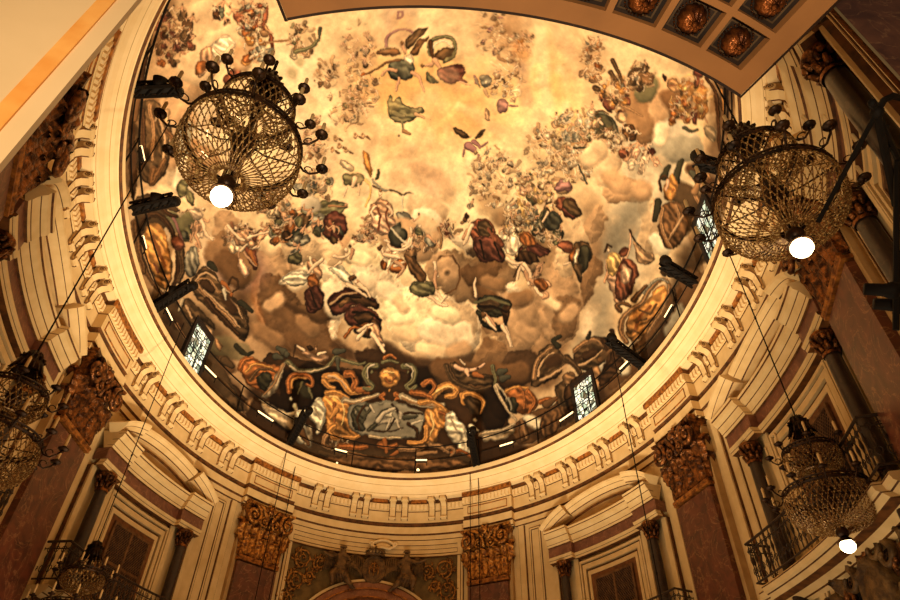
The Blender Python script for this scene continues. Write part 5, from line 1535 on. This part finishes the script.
# ---------------------------------------------------------------- chandeliers
def make_chandelier(label, dim=False):
    root = empty('chandelier', Vector((0, 0, 0)), label, 'chandelier')
    CR = M['crystd'] if dim else M['crystal']; U = S
    def tier(rim_z, R_, bot_z, top_z, top_r, n, nz):
        mb = MB()
        for k in range(n):
            for s in (-1, 1):
                pts = []
                for j in range(nz+1):
                    f = j/nz; a = 2*PI*k/n+s*f*.55; r = R_*(cos(f*PI/2)**.62)*(1+.10*sin(f*PI))*(1-.12*f)+.010*f; z = rim_z-(rim_z-bot_z)*sin(f*PI/2)
                    pts.append((r*U*cos(a), r*U*sin(a), z*U))
                mb.tube(pts, .0072, 3, cap=False)
                for j in range(1, nz*2):
                    f = j/(nz*2); i0 = int(f*nz); g = f*nz-i0; p = Vector(pts[i0]).lerp(Vector(pts[i0+1]), g)
                    c = .015; mb.add([p+Vector((c, 0, 0)), p+Vector((-c, 0, 0)), p+Vector((0, c, 0)), p+Vector((0, -c, 0)), p+Vector((0, 0, c*1.3)), p+Vector((0, 0, -c*1.3))],
                                     [(0, 2, 4), (2, 1, 4), (1, 3, 4), (3, 0, 4), (2, 0, 5), (1, 2, 5), (3, 1, 5), (0, 3, 5)])
        mb.build('bead_basket', CR, root)
        mb = MB()
        for k in range(8):
            a = 2*PI*k/8+.1; pts = []
            for j in range(9):
                f = j/8; r = R_*(1-f)**1.3+top_r*f; z = rim_z+(top_z-rim_z)*f; pts.append((r*U*cos(a), r*U*sin(a), z*U))
            mb.tube(pts, .010, 3, cap=False)
            for j in range(1, 9):
                p = Vector(pts[j-1]).lerp(Vector(pts[j]), .5); c = .017
                mb.add([p+Vector((c, 0, 0)), p+Vector((-c, 0, 0)), p+Vector((0, c, 0)), p+Vector((0, -c, 0)), p+Vector((0, 0, c*1.3)), p+Vector((0, 0, -c*1.3))],
                       [(0, 2, 4), (2, 1, 4), (1, 3, 4), (3, 0, 4), (2, 0, 5), (1, 2, 5), (3, 1, 5), (0, 3, 5)])
        ring_ = [(top_r*U*cos(a), top_r*U*sin(a), top_z*U) for a in lsp(0, 2*PI, 20)]; mb.tube(ring_, .012, 4)
        mb.build('bead_strings', CR, root)
        mb = MB(); mb.tube([(R_*U*cos(a), R_*U*sin(a), rim_z*U) for a in lsp(0, 2*PI, 48)], .030, 6); mb.tube([(R_*U*1.01*cos(a), R_*U*1.01*sin(a), (rim_z+.005)*U) for a in lsp(0, 2*PI, 48)], .018, 6)
        for k in range(40): a = 2*PI*k/40; mb.ball((R_*U*1.02*cos(a), R_*U*1.02*sin(a), (rim_z+.002)*U), .024, 6)
        mb.build('rim', M['ring'], root)
        mb = MB()
        for k in range(8): a = 2*PI*k/8+.2; mb.tube([(R_*U*cos(a), R_*U*sin(a), rim_z*U), (.4*R_*U*cos(a), .4*R_*U*sin(a), (rim_z-.004)*U), (.05, 0, rim_z*U)], .013, 5)
        mb.build('spokes', M['ring'], root)
    tier(.074, .0515, .024, .105, .022, 50, 10)
    tier(.136, .034, .106, .186, .009, 34, 7)
    mb = MB(); mb.lathe((0, 0, 0), [(.03, .03*U), (.05, .05*U), (.13, .066*U), (.17, .076*U), (.10, .084*U), (.045, .09*U), (.045, .12*U), (.10, .128*U), (.05, .14*U), (.04, .19*U)], 14); mb.build('stem', M['ring'], root, True)
    mb = MB()
    for k in range(6): a = k*PI/3; mb.tube([(.075*cos(a), .075*sin(a), .02*U), (.09*cos(a), .09*sin(a), .105*U)], .016, 5)
    mb.build('glass_rods', CR, root)
    mb = MB()
    for k in range(12):
        a = 2*PI*k/12; mb.tube([(.06*cos(a), .06*sin(a), .192*U), (.19*cos(a), .19*sin(a), .187*U), (.15*cos(a), .15*sin(a), .181*U), (.20*cos(a), .20*sin(a), .176*U)], [.02, .028, .02, .014], 5)
    mb.lathe((0, 0, 0), [(.02, .199*U), (.10, .196*U), (.14, .190*U), (.20, .180*U), (.23, .168*U), (.20, .168*U), (.10, .185*U)], 16)
    for k in range(16): a = k*PI/8; mb.tube([(.10*cos(a), .10*sin(a), .197*U), (.24*cos(a), .24*sin(a), .168*U), (.27*cos(a), .27*sin(a), .165*U)], [.014, .018, .01], 5); mb.build('crown', M['ring'], root, True)
    for R_, z, n, ln in ((.0515, .074, 12, .30), (.034, .136, 8, .24)):
        for k in range(n):
            a = 2*PI*k/n+.15; c, s = cos(a), sin(a); r0 = R_*U
            q = [(r0, 0), (r0+ln*.25, -.10), (r0+ln*.55, -.12), (r0+ln*.85, -.05), (r0+ln*1.0, .04)]
            arm = MB(); arm.tube([(r*c, r*s, z*U+h) for r, h in q], .016, 5)
            arm.tube([((r0+ln*.45+.05*cos(b))*c, (r0+ln*.45+.05*cos(b))*s, z*U-.04+.05*sin(b)) for b in lsp(0, 4.5, 8)], .010, 4)
            ao = arm.build('arm', M['ring'], root, True); e_ = (r0+ln)*c, (r0+ln)*s, z*U+.04
            mb = MB(); mb.lathe(e_, [(.015, -.02), (.075, .0), (.085, .02), (.03, .022), (.035, .06), (0, .06)], 10); mb.ball((e_[0], e_[1], e_[2]-.035), .03, 6); mb.build('cup', M['ring'], ao, True)
            mb = MB(); mb.lathe(e_, [(.024, .05), (.024, .26), (.012, .28), (0, .30)], 8); mb.build('candle', M['candle'], ao, True)
    mb = MB(); mb.ball((0, 0, .018*U), .11, 12); mb.lathe((0, 0, 0), [(.0, .17), (.10, .13), (.12, .10), (.15, .06), (.14, .055)], 14); mb.build('lamp_holder', M['ring'], root, True)
    mb = MB(); mb.ball((0, 0, 0), .125, 16); mb.build('globe', M['bulb'], root, True)
    return root
CH = [((-.212, -.766, .359), .87, 'large bead basket chandelier with a glaring globe at upper left'), ((.289, -.737, .434), 1.13, 'large bead basket chandelier with a glaring globe at upper right'),
      ((.563, -.339, .331), 1.08, 'small two tier bead chandelier before the right balcony window'), ((-.515, -.350, .289), 1.08, 'two tier bead chandelier cut by the left edge'), ((-.572, .253, .272), 1.05, 'distant bead chandelier before the lower left lattice window')]
first = None
for (x, y, z), sc, lab in CH:
    c = make_chandelier(lab) if first is None else copy_tree(first)
    if first is None: first = c
    c.location = N(x, y, z); c['label'] = lab; c.rotation_euler = (0, 0, x*7); c.scale = (sc, sc, 1 if sc > .9 else .88)
# hanging cables
def cable(p0, p1, lab, r=.016):
    root = MB(); d = p1-p0; n = max(2, int(d.length/1.2)); pts = [p0+d*(i/n) for i in range(n+1)]
    root.tube([p-p0 for p in pts], r, 5)
    for i in range(0, n, 2): root.ball(d*(i/n), r*1.9, 6, sc=(1, 1, 2))
    o = root.build('hanging_cable', M['iron']); o.location = p0; return tag(o, lab, 'cable')
for (x, y, z), top, lab in ((CH[0][0], .56, 'dark cable above the large upper left chandelier'), (CH[1][0], 1.03, 'dark cable above the large upper right chandelier'), (CH[2][0], 1.03, 'dark cable down to the small right chandelier'),
                             (CH[3][0], 1.03, 'dark cable down to the left edge chandelier'), (CH[4][0], 1.03, 'dark cable down to the lower left chandelier')):
    cable(N(x, y, z+(.198 if top > .6 else .172)), N(x, y, top), lab, .016 if top > .6 else .022)
for q, lab in (((470, 462), 'left cable of the pair in front of the gilt capital'), ((478, 462), 'right cable of the pair in front of the gilt capital'), ((289, 440), 'left cable of the pair before the left gilt capital'), ((299, 448), 'right cable of the pair before the left gilt capital'), ((611, 342), 'long single cable right of centre')):
    p = onz(*q, 1.02); cable(p, Vector((p.x, p.y, .25*S+Z0)), lab, .018)

# ---------------------------------------------------------------- coffered soffit overhead, pale pier at left, iron bracket at right
CC, RF, ZS = (-.015, -.48), .4345, .40
def pol(r, a, z): return N(CC[0]+r*sin(a), CC[1]-r*cos(a), z)
A0, A1, RB = -.367, .358, .80
rows = [.459+.0285*k for k in range(10)]; cols = [.292-.078*k for k in range(9) if .292-.078*k > A0+.06]
rb = [RF]+sum([[r-.0122, r+.0122] for r in rows], [])+[RB]; ab = [A0]+sum([[a-.0342, a+.0342] for a in sorted(cols)], [])+[A1]
mb = MB()
for i in range(len(rb)-1):
    for j in range(len(ab)-1):
        r0, r1, a0, a1 = rb[i], rb[i+1], ab[j], ab[j+1]
        if i % 2 == 1 and j % 2 == 1:
            q = [(r0, a0), (r1, a0), (r1, a1), (r0, a1)]; lo = [pol(r, a, ZS) for r, a in q]; up = [pol(r, a, ZS+.006) for r, a in q]
            mb.add(lo+up, [(0, 1, 5, 4), (1, 2, 6, 5), (2, 3, 7, 6), (3, 0, 4, 7)], 0); mb.add(up, [(0, 1, 2, 3)], 1)
            for k, (f, g) in enumerate(((.80, .72), )):
                rc, ac, hr, ha = (r0+r1)/2, (a0+a1)/2, (r1-r0)/2, (a1-a0)/2
                o_ = [(rc+sr*hr*f, ac+sa*ha*f) for sr, sa in ((-1, -1), (1, -1), (1, 1), (-1, 1))]; n_ = [(rc+sr*hr*g, ac+sa*ha*g) for sr, sa in ((-1, -1), (1, -1), (1, 1), (-1, 1))]
                for e in range(4):
                    e2 = (e+1) % 4; mb.add([pol(*o_[e], ZS+.0055), pol(*o_[e2], ZS+.0055), pol(*n_[e2], ZS+.0055), pol(*n_[e], ZS+.0055)], [(0, 1, 2, 3)], 2)
        else:
            ns = max(1, int((a1-a0)/.02)); aa = lsp(a0, a1, ns); mb.grid([[pol(r0, a, ZS) for a in aa], [pol(r1, a, ZS) for a in aa]], 0)
aa = lsp(A0, A1, 40)
mb.grid([[pol(RF, a, ZS) for a in aa], [pol(RF-.0022, a, ZS+.001) for a in aa], [pol(RF-.0026, a, ZS+.012) for a in aa], [pol(RF, a, ZS+.05) for a in aa], [pol(RB, a, ZS+.05) for a in aa]], 3)
for a in (A0, A1):
    s = 1 if a > 0 else -1; mb.add([pol(RF-.0022, a, ZS), pol(RB, a, ZS), pol(RB, a, ZS+.05), pol(RF, a, ZS+.05)], [(0, 1, 2, 3)], 3)
    mb.add([pol(RF-.0022, a+s*.005, ZS+.0005), pol(RB, a+s*.005, ZS+.0005), pol(RB, a, ZS-.0002), pol(RF-.0022, a, ZS-.0002)], [(0, 1, 2, 3)], 3)
sof = setstruct(mb.build('ceiling_coffered_arch', [M['soff'], M['coffer'], M['coffpat'], M['edge']]), 'brown coffered soffit with gilt rosettes and a curved dark edge overhead', 'soffit')
def rosette():
    mb = MB(); rows_ = []
    for i in range(9):
        ph = i/8*PI/2; row = []
        for k in range(60):
            a = 2*PI*k/60; r = .128*sin(ph)*(1+.09*abs(cos(a*6+i*.12))*sin(ph)); row.append(Vector((r*cos(a), r*sin(a), -.10*cos(ph)-.012*abs(cos(a*6+i*.12))*sin(2*ph))))
        rows_.append(row)
    mb.grid(rows_, 0, True); mb.ball((0, 0, -.105), .026, 8)
    for k in range(6): a = 2*PI*k/6; mb.ball((.04*cos(a), .04*sin(a), -.098), .018, 6)
    for k in range(30): a = 2*PI*k/30; mb.ball((.160*cos(a), .160*sin(a), -.006), .0115, 6)
    return mb.build('soffit_rosette', M['ros'], None, True)
r0_ = None
for r in rows[:4]:
    for a in cols:
        u_, v_ = prj(pol(r, a, ZS))
        if not (-60 < u_ < 960 and -60 < v_ < 660): continue
        if r0_ is None: o = r0_ = rosette()
        else: o = r0_.copy(); COL.objects.link(o)
        o.location = pol(r, a, ZS+.0055); o.scale = (.94, .94, 1.25)
        o.parent = sof
# pier
E0 = onz(71, 79, .2); vd = Vector((-1, -.18, 0)).normalized()
def hit(x, y):
    d = Vector(ray(x, y)); n = Vector((-vd.y, vd.x, 0)); e = Vector((EYE[0]*S, EYE[1]*S, Z0)); return e+d*((E0-e).dot(n)/d.dot(n))
def uof(p): return (p-E0).dot(vd)
def jb(mb, u0, u1, th, m):
    n = Vector((-vd.y, vd.x, 0));  n = n if n.y < 0 else -n
    P_ = [E0+vd*u+n*t+Vector((0, 0, z-E0.z)) for u in (u0, u1) for t in (-.02, th) for z in (0, 16)]
    mb.add(P_, [(0, 1, 3, 2), (4, 6, 7, 5), (0, 4, 5, 1), (2, 3, 7, 6), (0, 2, 6, 4), (1, 5, 7, 3)], m)
u1_, u2_ = uof(hit(62, 62)), uof(hit(50, 60))
u1_, u2_ = sorted((uof(hit(62, 62)), uof(hit(51, 51))))
mb = MB()
n_ = Vector((-vd.y, vd.x, 0)); n_ = n_ if n_.y < 0 else -n_
P_ = [E0+vd*u-n_*t+Vector((0, 0, z-E0.z)) for u in (0, 7) for t in (0, .04) for z in (0, 16)]
mb.add(P_, [(0, 1, 3, 2), (4, 6, 7, 5), (0, 4, 5, 1), (2, 3, 7, 6), (0, 2, 6, 4), (1, 5, 7, 3)], 0)
setstruct(mb.build('wall_choir', M['jamb']), 'smooth pale pier crossing the upper left corner', 'wall')
mb = MB(); jb(mb, u1_, u2_, .012, 0); setstruct(mb.build('trim_marble_band', M['stripe']), 'orange marble band running up the pale pier', 'wall moulding')
# iron bracket
zb = .33; ap = onz(877, 112, zb)
root = empty('iron_bracket', ap, 'black wrought iron lamp bracket at the right edge', 'bracket')
def ib(name, pts, r, sm=False): mb = MB(); mb.tube([p-ap for p in pts], r, 6); return mb.build(name, M['iron'], root, sm)
ib('strut', [ap, onz(818, 222, .31)], .022); ib('strut', [ap, onz(896, 205, .33)], .034); ib('strut', [ap, onz(905, 175, .335)], .026)
ib('post', [onz(897, 150, .34), onz(896, 330, .24)], .026)
ib('top_bar', [onz(872, 104, .33), ap, onz(884, 100, .335), onz(893, 96, .34), onz(905, 99, .345)], .028)
mb = MB()
for k in range(3): mb.tube([onz(883+k*3+(5-k)*cos(b)*(1-b/9), 125+k*22+(9-k)*sin(b)*(1-b/9), .332)-ap for b in lsp(0, 6, 14)], .014, 5)
mb.tube([onz(884+i*.9, 128+i*7-i*i*.1, .332)-ap for i in range(12)], .016, 5); mb.ball(Vector((0, 0, 0)), .055, 8); mb.ball(onz(872, 103, .33)-ap, .035, 8)
mb.build('scrollwork', M['iron'], root, True)
for q, rr_ in (((884, 290), .075), ((893, 305), .07)):
    mb = MB(); c_ = onz(*q, .26)-ap; mb.lathe((0, 0, 0), [(0, -.14), (.05, -.14), (.055, .0), (.075, .05), (.07, .10), (0, .08)], 12, mat=Matrix.Translation(c_) @ Matrix.Rotation(1.9, 4, 'Y') @ Matrix.Rotation(.4, 4, 'X')); mb.build('spotlight', M['iron'], root, True)

pr_ = W(2.80, .07, 0); q_ = pr_+Vector((5, -1.4, 0)); mb = MB()
mb.add([Vector((pr_.x, pr_.y, 0)), Vector((q_.x, q_.y, 0)), Vector((q_.x, q_.y, 16)), Vector((pr_.x, pr_.y, 16))], [(0, 1, 2, 3)], 0)
setstruct(mb.build('wall_choir_right', M['pur']), 'purple brown marble pier in the upper right corner', 'wall')
# ---------------------------------------------------------------- camera, light
cd = bpy.data.cameras.new('camera'); cam = bpy.data.objects.new('camera', cd); COL.objects.link(cam)
cd.sensor_width = 36; cd.lens = FPX/900*36; cd.clip_end = 300; cd.clip_start = .05
cam.matrix_world = Matrix(((Rv[0], Uv[0], -Fv[0], EYE[0]*S), (Rv[1], Uv[1], -Fv[1], EYE[1]*S), (Rv[2], Uv[2], -Fv[2], Z0), (0, 0, 0, 1)))
SC.camera = cam
w = bpy.data.worlds.new('world'); SC.world = w; w.use_nodes = True
w.node_tree.nodes['Background'].inputs[0].default_value = (*LCOL, 1); w.node_tree.nodes['Background'].inputs[1].default_value = .04
LAMP = (1, .79, .50)
def spot(name, loc, target, power, angle, blend, r, col=LAMP):
    l = bpy.data.lights.new(name, 'SPOT'); l.energy = power; l.spot_size = angle; l.spot_blend = blend; l.shadow_soft_size = r; l.color = col
    o = bpy.data.objects.new(name, l); COL.objects.link(o); o.location = loc
    o.rotation_euler = (Vector(target)-Vector(loc)).to_track_quat('-Z', 'Y').to_euler(); return o
def area(name, loc, target, power, sx, sy, col=LAMP):
    l = bpy.data.lights.new(name, 'AREA'); l.shape = 'RECTANGLE'; l.size = sx; l.size_y = sy; l.energy = power; l.color = col
    o = bpy.data.objects.new(name, l); COL.objects.link(o); o.location = loc
    o.rotation_euler = (Vector(target)-Vector(loc)).to_track_quat('-Z', 'Y').to_euler(); return o
spot('dome_fill_front', N(.0, .1, .0), N(0, .15, 1.4), 17500, 1.72, .8, .6)  # unseen spot added at the centre to brighten dome and ring over the walls
spot('dome_fill_rear', N(.0, -.5, .0), N(0, .0, 1.5), 7000, 1.6, .8, .6)  # second added spot, unseen, filling the dome from further back
area('floor_bounce_fill', N(0, -.1, -.1), N(0, -.1, 1), 900, 10, 14)  # unseen area lamp added in place of light bounced off the floor
spot('pier_soffit_fill', N(-.12, -1.2, -.1), N(-.1, -1.0, .5), 2600, 1.9, .9, .3)  # unseen spot added behind the eye to brighten pale pier and soffit
SC.view_settings.view_transform = 'Standard'; SC.view_settings.look = 'None'
SC.cycles.use_denoising = True
SC.cycles.max_bounces = 5; SC.cycles.diffuse_bounces = 3; SC.cycles.glossy_bounces = 3
try: SC.cycles.sample_clamp_indirect = 6
except Exception: pass
